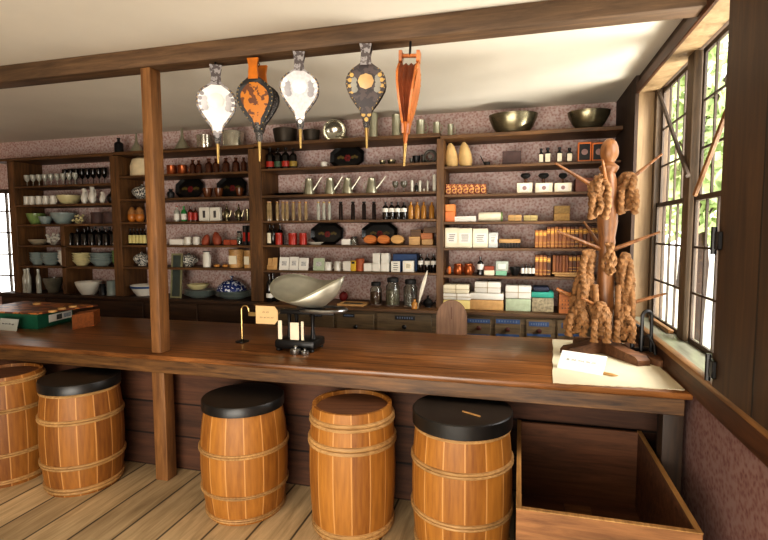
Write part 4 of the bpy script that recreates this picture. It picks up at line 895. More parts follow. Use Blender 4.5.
# ------------------------------------------------------------------ bellows hanging from the beam
OUT5 = [(.1, .13), (.12, .22), (.16, .36), (.21, .45), (.28, .5), (.36, .5), (.42, .47), (.48, .39), (.55, .285), (.62, .15), (.7, .1), (.78, .055)]
OUT0 = [(.18, .13), (.2, .2), (.235, .33), (.275, .43), (.32, .485), (.37, .5), (.42, .475), (.48, .4), (.55, .285), (.62, .15), (.7, .1), (.78, .055)]
def bellows(px, ytop, ybot, wpx, yhook, rz, D, label, mats, medal=None, Y=2.83, bar=False, pan=.84):
    OUT = OUT5 if bar else OUT0; f0 = .09 if bar else .2; scal = medal is not None
    top = aty(px, ytop, Y); bot = aty(px, ybot, Y); L = top[2]-bot[2]
    W = wpx*float(R[2] @ (top-C))/F
    o = thing('bellows', label, 'bellows', tuple(top), rz)
    board, panel, handle, leather, collar = mats
    def yy(f): return D/2*max(.16, min(1, (.74-f)/.5))
    outline = [(-w*W, f) for f, w in OUT] + [(w*W, f) for f, w in reversed(OUT)]
    def bd(sgn, sc, t0, t1, name, mt, fmax=.72, fc=.4):
        m = M(); pts = [(x*sc, fc+(f-fc)*sc) for x, f in outline if f <= fmax]
        a = [m.bm.verts.new((x, sgn*(yy(f)+t0), -f*L)) for x, f in pts]; b = [m.bm.verts.new((x, sgn*(yy(f)+t1), -f*L)) for x, f in pts]
        n = len(pts); m.bm.faces.new(a); m.bm.faces.new(b[::-1])
        for k in range(n): m.bm.faces.new((a[k], b[k], b[(k+1) % n], a[(k+1) % n]))
        return m.build(name, mt, o, smooth=False)
    fb = bd(-1, 1, 0, .012, 'front_board', board); bd(1, 1, 0, .012, 'back_board', board)
    bd(-1, pan, .0115, .014, 'painted_panel', panel)
    # leather folds
    m = M(); rings = []
    pts = [(x, f) for x, f in outline if f <= .72]
    for j, (t, s) in enumerate(((-1, .96), (-.66, .86), (-.33, .96), (0, .84), (.33, .96), (.66, .86), (1, .96))):
        rings.append([m.bm.verts.new((x*s, yy(f)*t, -(.4+(f-.4)*(.5+.5*s))*L)) for x, f in pts])
    n = len(pts)
    for a, b in zip(rings, rings[1:]):
        for k in range(n): m.bm.faces.new((a[k], a[(k+1) % n], b[(k+1) % n], b[k]))
    m.build('leather_folds', leather, o)
    q = M()
    for k in range(26):
        t = k/25*(len(outline)-5)+2; i = int(t); i = min(i, len(outline)-2); u = t-i
        x = outline[i][0]*(1-u)+outline[i+1][0]*u; f = outline[i][1]*(1-u)+outline[i+1][1]*u
        if f < .7: q.lathe([(.0045, 0), (.003, .003), (0, .004)], 6, mx=T(x*.94, -yy(f)-.012, -f*L) @ RX(PI/2))
    q.build('stud_edging', BRASS, o)
    for sgn, nm in ((-1, 'handle'), (1, 'handle')):
        hb = M(); y = sgn*(yy(.1)+.006)
        hb.prism([(-.15*W, 0), (.15*W, 0), (.11*W, -.08*L), (.135*W, -f0*L), (-.135*W, -f0*L), (-.11*W, -.08*L)], y-.009, y+.009)
        hb.build(nm, handle, o, smooth=False)
    if bar: M().box(-.012, .012, -D/2-.004, D/2+.004, -.045*L, -.02*L, .002).build('cross_bar', handle, o)
    M().lathe([(W*.165, 0), (W*.15, -L*.04), (W*.10, -L*.10), (W*.09, -L*.15), (W*.06, -L*.185)], 14, c=(0, 0, -.605*L), sy=max(.5, min(1, .3*D/.09*2))).build('collar', collar, o)
    M().lathe([(W*.052, 0), (W*.045, -L*.05), (W*.028, -L*.2), (W*.018, -L*.2)], 12, c=(0, 0, -.785*L)).build('nozzle', BRASS, o)
    if medal:
        m = M(); yv = -yy(.33)-.0145
        m.lathe([(W*.2, 0), (W*.17, .003), (0, .004)], 8, mx=T(0, yv, -.35*L) @ RX(PI/2)).build('painted_medallion', medal[0], o)
        m = M()
        for s in (-1, 1):
            for k in range(5):
                a = .3+k*.5; m.lathe([(W*.085, 0), (0, .002)], 7, mx=T(s*W*(.2+.1*math.sin(a)), yv+.0005, -L*(.25+.045*k)) @ RX(PI/2))
        m.build('painted_leaves', medal[1], o)
    if scal:
        m = M()
        for k in range(15):
            t = k/14*(len(outline)-7)+3; i = min(int(t), len(outline)-2); u = t-i
            x = outline[i][0]*(1-u)+outline[i+1][0]*u; f = outline[i][1]*(1-u)+outline[i+1][1]*u
            m.lathe([(W*.055, 0), (W*.05, .0012), (0, .0018)], 9, mx=T(x*.8, -yy(f)-.0135, -(.38+(f-.38)*.82)*L) @ RX(PI/2))
        m.build('scalloped_edging', medal[2], o)
    zt = 2.7655-top[2]
    M().tube([(0, 0, -.012), (0, 0, max(.012, zt-.0005))], .0065, 8).tube([(.012*math.cos(t), 0, -.015+.012*math.sin(t)) for t in [2*PI*k/10 for k in range(10)]], .003, 5, closed=True).build('hook', IRON, o)
    return o
WB = mat('silver_glare_white', (242, 240, 236), .3, .0, var=.04, scale=20)  # white base colour carries the glare on the silvered bellows
SGREY = checkmat('grey_wood_handle', (84, 76, 76), (150, 146, 146), 40, .5)
BDARK = checkmat('studded_leather', (40, 34, 32), (110, 104, 98), 120, .5, .55)
bellows(215.5, 67, 165, 39, 57, .58, .07, 'white silvered bellows hanging nearest the post', (SGREY, WB, SGREY, LEATH, BDARK), (WB, mat('faint_silver', (196, 194, 196), .3), mat('grey_scallop', (150, 146, 148), .4)), pan=.9)
bellows(257.5, 62, 163, 38, 55, .14, .13, 'amber painted bellows with black border hanging from the beam', (BLACK, AMBERB, mat('amber_wood', (186, 104, 14), .35, var=.25), BDARK, BDARK), pan=.76)
bellows(299, 54, 150, 39.5, 47, .4, .07, 'silver grey bellows with white medallion hanging beside the amber one', (SGREY, mat('pale_silver', (206, 204, 206), .35, var=.12, scale=60), SGREY, LEATH, BDARK), (WB, mat('mid_silver', (160, 158, 162), .4), WB), pan=.92)
bellows(366, 46.5, 150, 40.5, 38, .24, .07, 'dark painted bellows with gold scalloped border and cream face', (mat('dark_rim', (64, 54, 50), .5), DARKP, SGREY, LEATH, BDARK), (mat('cream_gold', (216, 180, 128), .4), mat('sage_grey', (150, 148, 138), .5), mat('gilt_cream', (208, 172, 104), .35, .2, var=.2, scale=30)), pan=.9)
bellows(410, 52, 168, 40, 38, 1.64, .088, 'orange wooden bellows hanging edge-on at the end of the row', (W_orangez, W_orangez, W_orangez, mat('fold_leather', (118, 62, 36), .5, var=.3), W_orangez), bar=True).rotation_euler[0] = .055

# ------------------------------------------------------------------ barrels
def barrel_mat(name, c1, c2):
    m, N, L, P = _new(name); P.inputs['Roughness'].default_value = .55
    tc = N.new('ShaderNodeTexCoord'); g = N.new('ShaderNodeTexGradient'); g.gradient_type = 'RADIAL'; L.new(tc.outputs['Object'], g.inputs['Vector'])
    mu = N.new('ShaderNodeMath'); mu.operation = 'MULTIPLY'; mu.inputs[1].default_value = 15; L.new(g.outputs['Fac'], mu.inputs[0])
    fl = N.new('ShaderNodeMath'); fl.operation = 'FLOOR'; L.new(mu.outputs[0], fl.inputs[0])
    wn = N.new('ShaderNodeTexWhiteNoise'); wn.noise_dimensions = '1D'; L.new(fl.outputs[0], wn.inputs['W'])
    fr = N.new('ShaderNodeMath'); fr.operation = 'FRACT'; L.new(mu.outputs[0], fr.inputs[0])
    pp = N.new('ShaderNodeMath'); pp.operation = 'PINGPONG'; pp.inputs[1].default_value = .5; L.new(fr.outputs[0], pp.inputs[0])
    mp = N.new('ShaderNodeMapping'); mp.inputs['Scale'].default_value = (22, 22, 2); L.new(tc.outputs['Object'], mp.inputs['Vector'])
    nz = N.new('ShaderNodeTexNoise'); nz.inputs['Scale'].default_value = 2.5; nz.inputs['Detail'].default_value = 7; L.new(mp.outputs[0], nz.inputs['Vector'])
    ad = N.new('ShaderNodeMath'); ad.operation = 'MULTIPLY_ADD'; ad.inputs[1].default_value = .3; L.new(wn.outputs['Value'], ad.inputs[0])
    m2 = N.new('ShaderNodeMath'); m2.operation = 'MULTIPLY'; m2.inputs[1].default_value = .68; L.new(nz.outputs['Fac'], m2.inputs[0]); L.new(m2.outputs[0], ad.inputs[2])
    cr = N.new('ShaderNodeValToRGB'); L.new(ad.outputs[0], cr.inputs['Fac'])
    cr.color_ramp.elements[0].position = .2; cr.color_ramp.elements[0].color = (*lin(c1), 1); cr.color_ramp.elements[1].position = .75; cr.color_ramp.elements[1].color = (*lin(c2), 1)
    mx = N.new('ShaderNodeMix'); mx.data_type = 'RGBA'; mx.inputs['B'].default_value = (*lin((204, 152, 92)), 1)
    gp = N.new('ShaderNodeMapRange'); gp.inputs[1].default_value = .02; gp.inputs[2].default_value = .05; gp.inputs[3].default_value = .7; gp.inputs[4].default_value = 0; L.new(pp.outputs[0], gp.inputs[0])
    L.new(gp.outputs[0], mx.inputs['Factor']); L.new(cr.outputs[0], mx.inputs['A']); L.new(mx.outputs['Result'], P.inputs['Base Color'])
    b = N.new('ShaderNodeBump'); b.inputs['Strength'].default_value = .3; b.inputs['Distance'].default_value = .004; L.new(gp.outputs[0], b.inputs['Height']); L.new(b.outputs[0], P.inputs['Normal'])
    return m
BM = barrel_mat('barrel_staves', (120, 72, 24), (174, 118, 48))
BM2 = barrel_mat('barrel_staves_dark', (106, 62, 22), (160, 106, 43))
LIDB = mat('lid_black', (24, 23, 22), .38, var=.3, scale=20)
def barrel(x, y, rmid, rend, h, lid, hoops, label, mt, rz=0.):
    o = thing('barrel', label, 'barrel', (x, y, 0), rz, None)
    def rr(t): return rmid-(rmid-rend)*(abs(2*t-1))**2
    pr = [(rend*.9, .02), (rend*.93, 0), (rend, .0)]+[(rr(k/14), h*k/14) for k in range(1, 14)]+[(rend, h), (rend*.92, h), (rend*.9, h-.03), (0, h-.03)]
    M().lathe(pr, 48).build('staves', mt, o)
    if lid is None:
        M().lathe([(rend*.9, h-.0295), (rend*.9, h-.022), (0, h-.022)], 40).build('barrel_head', W_cratein, o)
    else:
        a, b = lid
        M().lathe([(rend*1.04, h-a), (rend*1.09, h-a), (rend*1.09, h+b-.006), (rend*1.07, h+b), (0, h+b)], 44).build('lid', LIDB, o)['label'] = 'black flat lid'
    for t, hh in hoops:
        q = M(); r0 = rr(t)
        for dz in ((-hh/4, hh/4) if hh > .02 else (0,)):
            z = t*h+dz; w = hh/4 if hh > .02 else hh/2
            ra, rb = rr((z-w)/h), rr((z+w)/h)
            q.lathe([(ra, z-w), (ra+.008, z-w*.7), ((ra+rb)/2+.011, z), (rb+.008, z+w*.7), (rb, z+w)], 44, close=False)
        q.build('hoop', W_hoop, o)
barrel(-3.455, 2.60, .25, .222, .745, None, ((.95, .03), (.7, .03), (.3, .03), (.05, .03)), 'lidless wooden barrel at the far end, cut off by the picture edge', BM2, .4)
barrel(-2.865, 2.66, .254, .226, .705, (.03, .03), ((.94, .02), (.7, .035), (.28, .035), (.05, .045)), 'wooden barrel with black lid left of the counter leg', BM2, 1.)
barrel(-1.625, 2.665, .262, .226, .68, (.032, .025), ((.62, .028), (.26, .022), (.04, .03)), 'wooden barrel with black lid right of the counter leg', BM, 2.1)
barrel(-.92, 2.665, .25, .228, .725, None, ((.9, .045), (.73, .05), (.05, .05)), 'wooden barrel with bare brown wooden top', BM, .2)
barrel(-.288, 2.655, .270, .246, .705, (.03, .045), ((.94, .02), (.70, .035), (.32, .035), (.05, .04)), 'large wooden barrel with black lid next to the open crate', BM, 3.)
t0 = thing('wood_sliver', 'thin pale wood sliver lying on the large black barrel lid', 'stick', (-.23, 2.56, .7507), -.5)
M().box(-.055, .055, -.004, .004, 0, .006).build('sliver_body', W_tan, t0)
# ------------------------------------------------------------------ open crate
cr = thing('open_crate', 'large open wooden crate with pale worn rim under the counter end', 'crate', (.355, 2.68, 0))
def kp(m, n, mt): o = m.build(n, mt, cr); o.location = (-.355, -2.68, 0); return o
CX0, CX1, CY0, CY1, CH = .003, .722, 2.16, 3.22, .495
kp(M().box(CX0, CX1, CY0, CY0+.022, 0, CH, .003), 'front_panel', W_crate)
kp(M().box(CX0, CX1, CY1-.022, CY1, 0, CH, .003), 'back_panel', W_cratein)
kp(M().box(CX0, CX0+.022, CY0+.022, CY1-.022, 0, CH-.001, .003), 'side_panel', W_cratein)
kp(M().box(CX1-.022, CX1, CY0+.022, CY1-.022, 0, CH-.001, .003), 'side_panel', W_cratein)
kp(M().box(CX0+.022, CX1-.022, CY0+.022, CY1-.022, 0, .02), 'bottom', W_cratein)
q = M().box(CX0-.001, CX1+.001, CY0-.001, CY0+.0225, CH, CH+.004).box(CX0-.001, CX0+.0225, CY0+.0226, CY1, CH-.001, CH+.004).box(CX1-.0225, CX1+.001, CY0+.0226, CY1, CH-.001, CH+.004)
kp(q, 'worn_rim', W_raw)
bo = thing('loose_board', 'short reddish board lying on the floor of the open crate', 'board', (.36, 2.82, .0206))
M().box(-.075, .075, 0, .3, 0, .018, .002).build('board_body', W_crate, bo)
# ------------------------------------------------------------------ things on the counter
Zc = CZ+.0006
# paper with deckled edge
pp = [atz(553, 339, CZ), atz(640, 341, CZ), atz(689, 388.5, CZ), atz(556, 383.5, CZ)]
P3 = [np.array(p) for p in pp]; P3[1] = np.array([.79, 3.85, 0]); P3[2] = np.array([.825, 2.79, 0]); P3[3] = np.array([.185, 2.752, 0]); P3[0] = np.array([.245, 3.87, 0])
m = M(); poly = []
for a, b, n in ((P3[0], P3[1], 8), (P3[1], P3[2], 14), (P3[2], P3[3], 26), (P3[3], P3[0], 14)):
    for k in range(n):
        p = a+(b-a)*k/n; poly.append((p[0]+random.uniform(-.005, .005), p[1]+random.uniform(-.006, .006)))
bot = [m.bm.verts.new((x, y, Zc)) for x, y in poly]; tp = [m.bm.verts.new((x, y, Zc+.004)) for x, y in poly]
m.bm.faces.new(bot[::-1]); m.bm.faces.new(tp); n = len(poly)
for k in range(n): m.bm.faces.new((bot[k], bot[(k+1) % n], tp[(k+1) % n], tp[k]))
o = m.build('paper_sheet', mat('cream_sheet', (212, 202, 174), .75, var=.05, scale=5), smooth=False)
tag(o, 'large cream paper sheet with torn edge on the counter end', 'paper')
ZP = Zc+.0048
# rope rack
RXc, RYc = .55, 3.55
rk = thing('rope_rack', 'tall turned wooden rack with slanting pegs standing on cream paper', 'rack', (RXc, RYc, ZP))
def zz_(py): return aty(608, py, RYc)[2]-ZP
prof = [(.03, zz_(349)), (.05, zz_(343)), (.06, zz_(335)), (.052, zz_(320)), (.06, zz_(300)), (.052, zz_(275)), (.047, zz_(250)), (.055, zz_(242)), (.05, zz_(238)), (.062, zz_(225)), (.064, zz_(210)), (.056, zz_(195)), (.052, zz_(185)), (.05, zz_(180)), (.04, zz_(174)), (.06, zz_(169)), (.062, zz_(167)), (.032, zz_(163)), (.038, zz_(161)), (.052, zz_(157)), (.057, zz_(152.5)), (.053, zz_(147)), (.04, zz_(142)), (.02, zz_(139.3)), (0, zz_(138.5))]
prof = [(.04, .03)]+prof
M().lathe(prof, 28).build('post', W_rack, rk)
def foot(a, L, name='foot'):
    dx, dy = math.cos(a), math.sin(a); mx = RZ(a)
    poly = [(-.02, .0), (-.02, .085), (.05, .085), (L*.55, .062), (L*.92, .05), (L*.99, .03), (L, 0)]
    M().prism(poly, -.042, .042, mx=mx).build(name, W_foot, rk)
for a, fl in ((-1.07, .37), (-1.07+PI/2, .15), (-1.07+PI, .28), (-1.07-PI/2, .3)): foot(a, fl)
PEGS = {1: (191, ((555, 163, 3.45), (602.5, 160, 3.2), (662, 154, 3.6))), 2: (249, ((557, 231, 3.42), (584, 222, 3.75), (660, 232, 3.5))), 3: (308, ((556, 289.5, 3.42), (582, 298, 3.22), (666, 293.5, 3.52)))}
pegtip = {}
for lv, (py, L) in PEGS.items():
    for j, (ax, ay, Y) in enumerate(L):
        e = aty(ax, ay, Y)-np.array([RXc, RYc, ZP]); zb_ = zz_(py)
        s = np.array([0, 0, zb_])+.045*np.array([e[0], e[1], 0])/np.hypot(e[0], e[1])
        s = np.array([s[0], s[1], zb_])
        M().tube([tuple(s), tuple(s*.5+e*.5), tuple(e)], [.015, .012, .007], 10).build('peg', W_rack, rk)
        pegtip[(lv, j)] = (s+np.array([RXc, RYc, ZP]), e+np.array([RXc, RYc, ZP]))
# rope hanks hung on the pegs
def hank(pxs, ptop, pbot, Y, loops, label, seed, r=.0185, tails=True, slant=0.):
    rn = random.Random(seed)
    x0, x1 = aty(pxs[0], (ptop+pbot)/2, Y)[0], aty(pxs[1], (ptop+pbot)/2, Y)[0]
    xc = (x0+x1)/2; zt = aty((pxs[0]+pxs[1])/2, ptop, Y)[2]; zb = aty((pxs[0]+pxs[1])/2, pbot, Y)[2]
    o = thing('rope_hank', label, 'rope', (xc, Y, zb)); w = (x1-x0)/2; h = zt-zb
    m = M()
    for k in range(loops):
        cx = (w-r)*(2*(k+.5)/loops-1)*.8; yo = rn.uniform(-.07, .05); ww = w*rn.uniform(.22, .36); bb = rn.uniform(0, .3)*h if k else 0; tilt = rn.uniform(-.15, .15)*w+slant*w
        ph = rn.uniform(0, 6); pts = []; n = 120
        for i in range(n):
            t = 2*PI*i/n
            s_ = (1-math.cos(t))/2
            z = h-r-(h-bb-2*r)*s_
            xx = cx*(.45+.55*min(1, s_*2.2))+ww*math.sin(t)*(.55+.6*s_)+tilt*s_+.014*math.sin(t*3+ph)
            pts.append((xx, yo*(s_*.9+.1)+.034*math.sin(t)*(1 if k % 2 else -1)+.01*math.sin(t*4+ph), z))
        m.tube(pts, r*rn.uniform(.85, 1.12), 12, closed=True, ridge=.2, twist=62)
    m.build('rope_coils', ROPE, o)
    if tails:
        for s in (-.7, .55):
            M().tube([(w*s*(1+.15*math.sin(PI*k/16))+slant*w*.6*(k/16)**2, -.05-.025*math.sin(PI*k/16), h*(.55-.53*k/16)) for k in range(17)], [r]*15+[r*1.2, r*1.35], 12, ridge=.2, twist=62).build('rope_end', ROPE, o)
    return o
hank((589, 611), 174, 219, 3.40, 3, 'short rope hank on the front top peg of the rack', 1, slant=-.3)
hank((617, 638), 172, 214, 3.56, 4, 'rope hank on the top peg pointing toward the window', 2)
hank((576, 599), 249, 326, 3.46, 4, 'long rope hank on the middle peg pointing away from the window', 3, slant=-.3)
hank((614, 634), 252, 324, 3.52, 4, 'long rope hank on the middle peg pointing toward the window', 4, slant=.2)
hank((603, 615), 242, 276, 3.45, 2, 'single thin rope loop around the middle of the rack post', 8, r=.0145, tails=False)
hank((567, 589), 296, 334, 3.42, 4, 'rope hank on the lowest peg pointing away from the window', 5, slant=-.25)
hank((591, 610), 301, 340, 3.36, 4, 'rope hank on the lowest front peg of the rack', 6)
hank((613, 635), 303, 340, 3.47, 4, 'rope hank on the lowest peg pointing toward the window', 7)
# oval base with iron hoop
ib = thing('iron_jack', 'dark wooden oval base with black iron hoop beside the window sill', 'tool', (.772, 3.47, ZP), .2)
m = M(); poly = [(.06*math.cos(t)*(1.0), .25*math.sin(t)) for t in [2*PI*k/30 for k in range(30)]]
a = [m.bm.verts.new((x, y, 0)) for x, y in poly]; b = [m.bm.verts.new((x, y, .032)) for x, y in poly]; c = [m.bm.verts.new((x*.93, y*.95, .04)) for x, y in poly]
m.bm.faces.new(a[::-1]); m.bm.faces.new(c)
for u, v in ((a, b), (b, c)):
    for k in range(30): m.bm.faces.new((u[k], u[(k+1) % 30], v[(k+1) % 30], v[k]))
m.build('oval_base', W_foot, ib)
M().tube([(-.0+.03*math.cos(PI*k/10), -.04, .04+(.22 if 0 < k < 10 else 0)*1+.04*math.sin(PI*k/10)-(.04 if k in (0, 10) else 0)) for k in range(11)], .011, 8).build('iron_hoop', IRON, ib)
M().tube([(-.02, .0, .04), (-.03, -.02, .12), (0, -.06, .15), (.02, -.1, .1), (.02, -.12, .04)], .009, 8).build('iron_bow', IRON, ib)
M().tube([(-.05, .04, .04), (-.05, .05, .14), (-.02, .08, .19), (.03, .1, .17), (.04, .11, .04)], .014, 8).build('iron_arm', IRON, ib)
M().box(-.06, .05, -.02, .02, .0405, .058, .004).tube([(0, -.02, .05), (0, -.1, .07)], .009, 8).build('iron_clamp', IRON, ib)
# card leaning on the rack foot
def wedge_card(name, label, cat, A, B, h, lean, mt, lines=True):
    A, B = np.array(A), np.array(B); mid = (A+B)/2; d = B-A; w = np.hypot(d[0], d[1]); rz = math.atan2(d[1], d[0])
    o = thing(name, label, cat, tuple(mid), rz)
    mx = RX(-lean)
    M().box(-w/2, w/2, 0, .003, 0, h, 0, mx=mx).build('card_body', mt, o)
    if lines:
        q = M(); 
        x = -w*.34
        while x < w*.3:
            L_ = random.uniform(.012, .034); n = 6
            q.tube([(x+L_*i/n, -.0012, h*.55+(.007 if i % 2 else -.004)+random.uniform(-.002, .002)) for i in range(n+1)], .0011, 4); x += L_+.012
        bmesh.ops.transform(q.bm, matrix=mx, verts=q.bm.verts)
        q.build('handwriting', INK, o)
    return o
wedge_card('note_card', 'white handwritten card leaning on the foot of the rope rack', 'card', (.222, 3.052, ZP), (.455, 2.947, ZP), .125, .75, mat('white_card', (238, 236, 230), .75, var=.03))
pe = thing('wooden_peg', 'short pointed tan wooden peg lying beside the white card', 'peg', (.49, 2.96, ZP+.008), -.5)
M().lathe([(.008, -.045), (.008, .02), (.002, .05), (0, .052)], 10, mx=RY(PI/2)).build('peg_body', W_tan, pe)
# balance scale
sc = thing('balance_scale', 'black iron counter scale with a large tin scoop pan', 'scale', (-1.45, 3.16, Zc))
B0 = np.array([-1.45, 3.16, Zc])
def sp(px, py, Y): return tuple(aty(px, py, Y+.14)-B0)
M().box(-.165, .13, -.11, .10, .012, .08, .02).build('base', IRON, sc)
for sx in (-.14, .10):
    for sy in (-.085, .075): M().lathe([(.018, 0), (.022, .006), (.018, .016)], 12, c=(sx, sy, 0)).build('foot', IRON, sc)
for x in (-.085, -.03, .09): M().lathe([(.026, .07), (.017, .09), (.011, .16), (.014, .235), (.02, .25), (.012, .262)], 14, c=(x, -.03, 0)).build('column', IRON, sc)
M().box(-.15, .25, -.045, -.015, .245, .275, .006).build('beam', IRON, sc)
M().tube([(.17+.16*math.cos(t), -.03+.11*math.sin(t), .285) for t in [2*PI*k/28 for k in range(28)]], .012, 8, closed=True).build('pan_ring', STEEL, sc)
M().lathe([(.02, .27), (.05, .285), (.1, .29), (.1, .297), (0, .295)], 24, c=(.08, -.03, 0)).build('pan_plate', IRON, sc)
for a_ in ((-.135, -.105, .0805, .21), (-.045, .02, .0805, .2), (.035, .055, .0805, .21)): M().box(a_[0], a_[1], -.105, -.1, a_[2], a_[3], .002).build('cream_face', CREAM, sc)
for x, y, r in ((.02, -.15, .036), (.09, -.155, .028)):
    wv = thing('brass_weight' if r > .03 else 'brass_weight', 'larger steel disc weight in front of the scale' if r > .03 else 'smaller steel disc weight in front of the scale', 'weight', (B0[0]+x, B0[1]+y-.01, Zc))
    M().lathe([(r*.9, 0), (r, .006), (r, r*.9), (r*.8, r), (r*.3, r*1.02), (r*.25, r*1.3), (r*.4, r*1.45), (0, r*1.55)], 18).build('weight_body', STEEL, wv)
# scoop: loft from a small oval base to the rim
rim = [sp(344.5, 276.5, 2.99), sp(330, 283.5, 2.93), sp(316, 291, 2.89), sp(303, 297.5, 2.87), sp(290, 302, 2.87), sp(278, 299, 2.90), sp(271, 292.5, 2.95), sp(270.5, 285, 3.02), sp(276, 278.5, 3.10), sp(286, 275, 3.16), sp(297, 274.5, 3.2), sp(309, 277, 3.22), sp(322, 280.5, 3.2), sp(335, 280, 3.11)]
def crm(P, n):
    out = []; m_ = len(P)
    for i in range(m_):
        p0, p1, p2, p3 = [np.array(P[(i+k-1) % m_]) for k in range(4)]
        for j in range(n):
            t = j/n; out.append(.5*((2*p1)+(-p0+p2)*t+(2*p0-5*p1+4*p2-p3)*t*t+(-p0+3*p1-3*p2+p3)*t**3))
    return out
rimS = crm(rim, 4); nR = len(rimS)
cen = np.mean(rimS, axis=0); base_c = np.array(sp(313, 309.5, 2.98)); base_c[2] = .3
m = M(); rings = []
for s in (0, .12, .3, .5, .7, .86, 1.):
    ring = []
    for p in rimS:
        q0 = base_c+np.array([(p[0]-cen[0])*.22, (p[1]-cen[1])*.25, 0])
        r_ = q0+(p-q0)*s; bul = .10*math.sin(PI*s)
        r_ = r_+np.array([(p[0]-cen[0])*bul, (p[1]-cen[1])*bul, -abs(p[2]-q0[2])*bul*.55]); r_[2] = max(r_[2], .3)
        ring.append(m.bm.verts.new(tuple(r_)))
    rings.append(ring)
for a, b in zip(rings, rings[1:]):
    for k in range(nR): m.bm.faces.new((a[k], a[(k+1) % nR], b[(k+1) % nR], b[k]))
m.bm.faces.new(rings[0][::-1])
so = m.build('scoop_pan', mat('scoop_tin', (176, 174, 160), .42, .75, .2, 6), sc, ang=60)
md = so.modifiers.new('thickness', 'SOLIDIFY'); md.thickness = .003
M().tube([tuple(p) for p in rimS], .0035, 6, closed=True).build('rolled_rim', TIN, sc)
# hook stand and tag
hs = thing('hook_stand', 'thin bent brass hook stand with round foot on the counter', 'stand', (-1.98, 3.25, Zc))
bx_ = np.array([-1.98, 3.25, Zc]); e = aty(231, 330, 3.25)
M().lathe([(.05, 0), (.05, .006), (.012, .012), (.008, .02), (0, .02)], 18).build('round_foot', IRON, hs)
zt = aty(231, 307, 3.25)[2]-Zc
pts = [(0, 0, .015), (0, 0, zt-.02)]+[(.03-.03*math.cos(t), 0, zt-.02+.035*math.sin(t)) for t in [PI*k/8 for k in range(1, 9)]]+[(.065, 0, zt-.04), (.2, -.01, zt-.045)]
M().tube(pts, .006, 8).build('bent_rod', BRASS, hs)
M().box(.062, .2, -.012, -.002, zt-.06, zt-.03, .002).build('brass_bar', BRASS, hs)
tg = np.array(aty(267, 324, 3.14)); 
tw = aty(278, 315, 3.14)[0]-aty(256, 315, 3.14)[0]; th = aty(267, 306, 3.14)[2]-aty(267, 324, 3.14)[2]
tagO = thing('paper_tag', 'buff paper tag with clipped corners hanging beside the scale', 'tag', tuple(tg))
M().prism([(-tw/2, 0), (tw*.36, 0), (tw/2, th*.25), (tw/2, th*.75), (tw*.36, th), (-tw/2, th)], -.002, .002).build('tag_body', CARD, tagO, smooth=False)
q = M()
for zf, xs in ((.66, (-.18, .12)), (.36, (-.3, .25))):
    x = xs[0]*tw
    while x < xs[1]*tw:
        q.tube([(x+.02*i/5, -.003, th*zf+(.005 if i % 2 else -.004)) for i in range(6)], .001, 4); x += .028
q.build('handwriting', INK, tagO)
M().tube([(tw*.45, 0, th*.5), (tw*.7, -.0, th*.8), (tw*.8, .0, th*.9)], .0018, 5).build('tag_string', STRING, tagO)
# paddle board at the back of the counter
pd = thing('wooden_paddle', 'round-topped brown wooden board standing at the back counter edge', 'board', (-.508, 3.875, Zc))
w = aty(466.5, 320, 3.86)[0]-aty(436, 320, 3.86)[0]; h = aty(450, 300.5, 3.86)[2]-Zc
poly = [(-w/2, 0), (w/2, 0)]+[(w/2*math.cos(t), h*.5+h*.5*math.sin(t)) for t in [PI*k/20 for k in range(21)]]
M().prism(poly, 0, .022).build('board_body', W_paddle, pd, smooth=False)
M().box(-.004, .004, -.001, .003, h*.45, h*.8).build('crack', TEA, pd)
# game box, block, card and discs at the far end of the counter
gb = thing('green_box', 'flat dark green box with brown patterned top on the counter', 'box', (-4.15, 3.45, Zc))
c0 = np.array([-4.15, 3.45])
def xy(px, py, z=CZ): p = atz(px, py, z); return (p[0]-c0[0], p[1]-c0[1])
hz = .125
fr_, rt = xy(38, 329.5), xy(73, 320.5)
dr = np.array(rt)-np.array(fr_); dl_ = np.array([-.75, -.02]); q0, q1, q2, q3 = np.array(fr_), np.array(rt), np.array(rt)+dl_+[0, .02], np.array(fr_)+dl_
def slab(P, z0, z1, name, mt, par):
    m = M(); a = [m.bm.verts.new((p[0], p[1], z0)) for p in P]; b = [m.bm.verts.new((p[0], p[1], z1)) for p in P]; n = len(P)
    m.bm.faces.new(a[::-1]); m.bm.faces.new(b)
    for k in range(n): m.bm.faces.new((a[k], a[(k+1) % n], b[(k+1) % n], b[k]))
    return m.build(name, mt, par, smooth=False)
slab([q0, q1, q2, q3], 0, hz, 'box_body', DGREEN, gb)
PATT = checkmat('inlaid_top', (96, 48, 24), (176, 108, 52), 9, .4)
e_ = dr/np.hypot(*dr)
fl_ = slab([q0-e_*.0, q1+np.array([.19, .1]), q2+np.array([0, .14]), q3], hz+.0005, hz+.014, 'patterned_top', PATT, gb)
nr = np.array([e_[1], -e_[0]])
L0, L1 = q0+dr*.3+nr*.002, q0+dr*.97+nr*.002
slab([L0, L1, L1-nr*.0035, L0-nr*.0035], .035, .1, 'side_label', WHITE, gb)
a_, b_ = L0+(L1-L0)*.32+nr*.0015, L0+(L1-L0)*.55+nr*.0015
slab([a_, b_, b_-nr*.003, a_-nr*.003], .045, .09, 'label_picture', mat('label_ink', (60, 64, 58), .7, var=.5, scale=60), gb)
a_, b_ = L0+(L1-L0)*.62+nr*.0015, L0+(L1-L0)*.95+nr*.0015
slab([a_, b_, b_-nr*.003, a_-nr*.003], .05, .085, 'label_print', mat('label_grey', (150, 156, 158), .7, var=.4, scale=80), gb)
wb = thing('wooden_block', 'orange-brown wooden block under the end of the patterned board', 'block', (0, 0, 0))
k0, k1 = atz(72.5, 330, CZ), atz(94, 326, CZ)
k2 = k1+np.array([-.1, .17, 0]); k3 = k0+np.array([-.1, .17, 0])
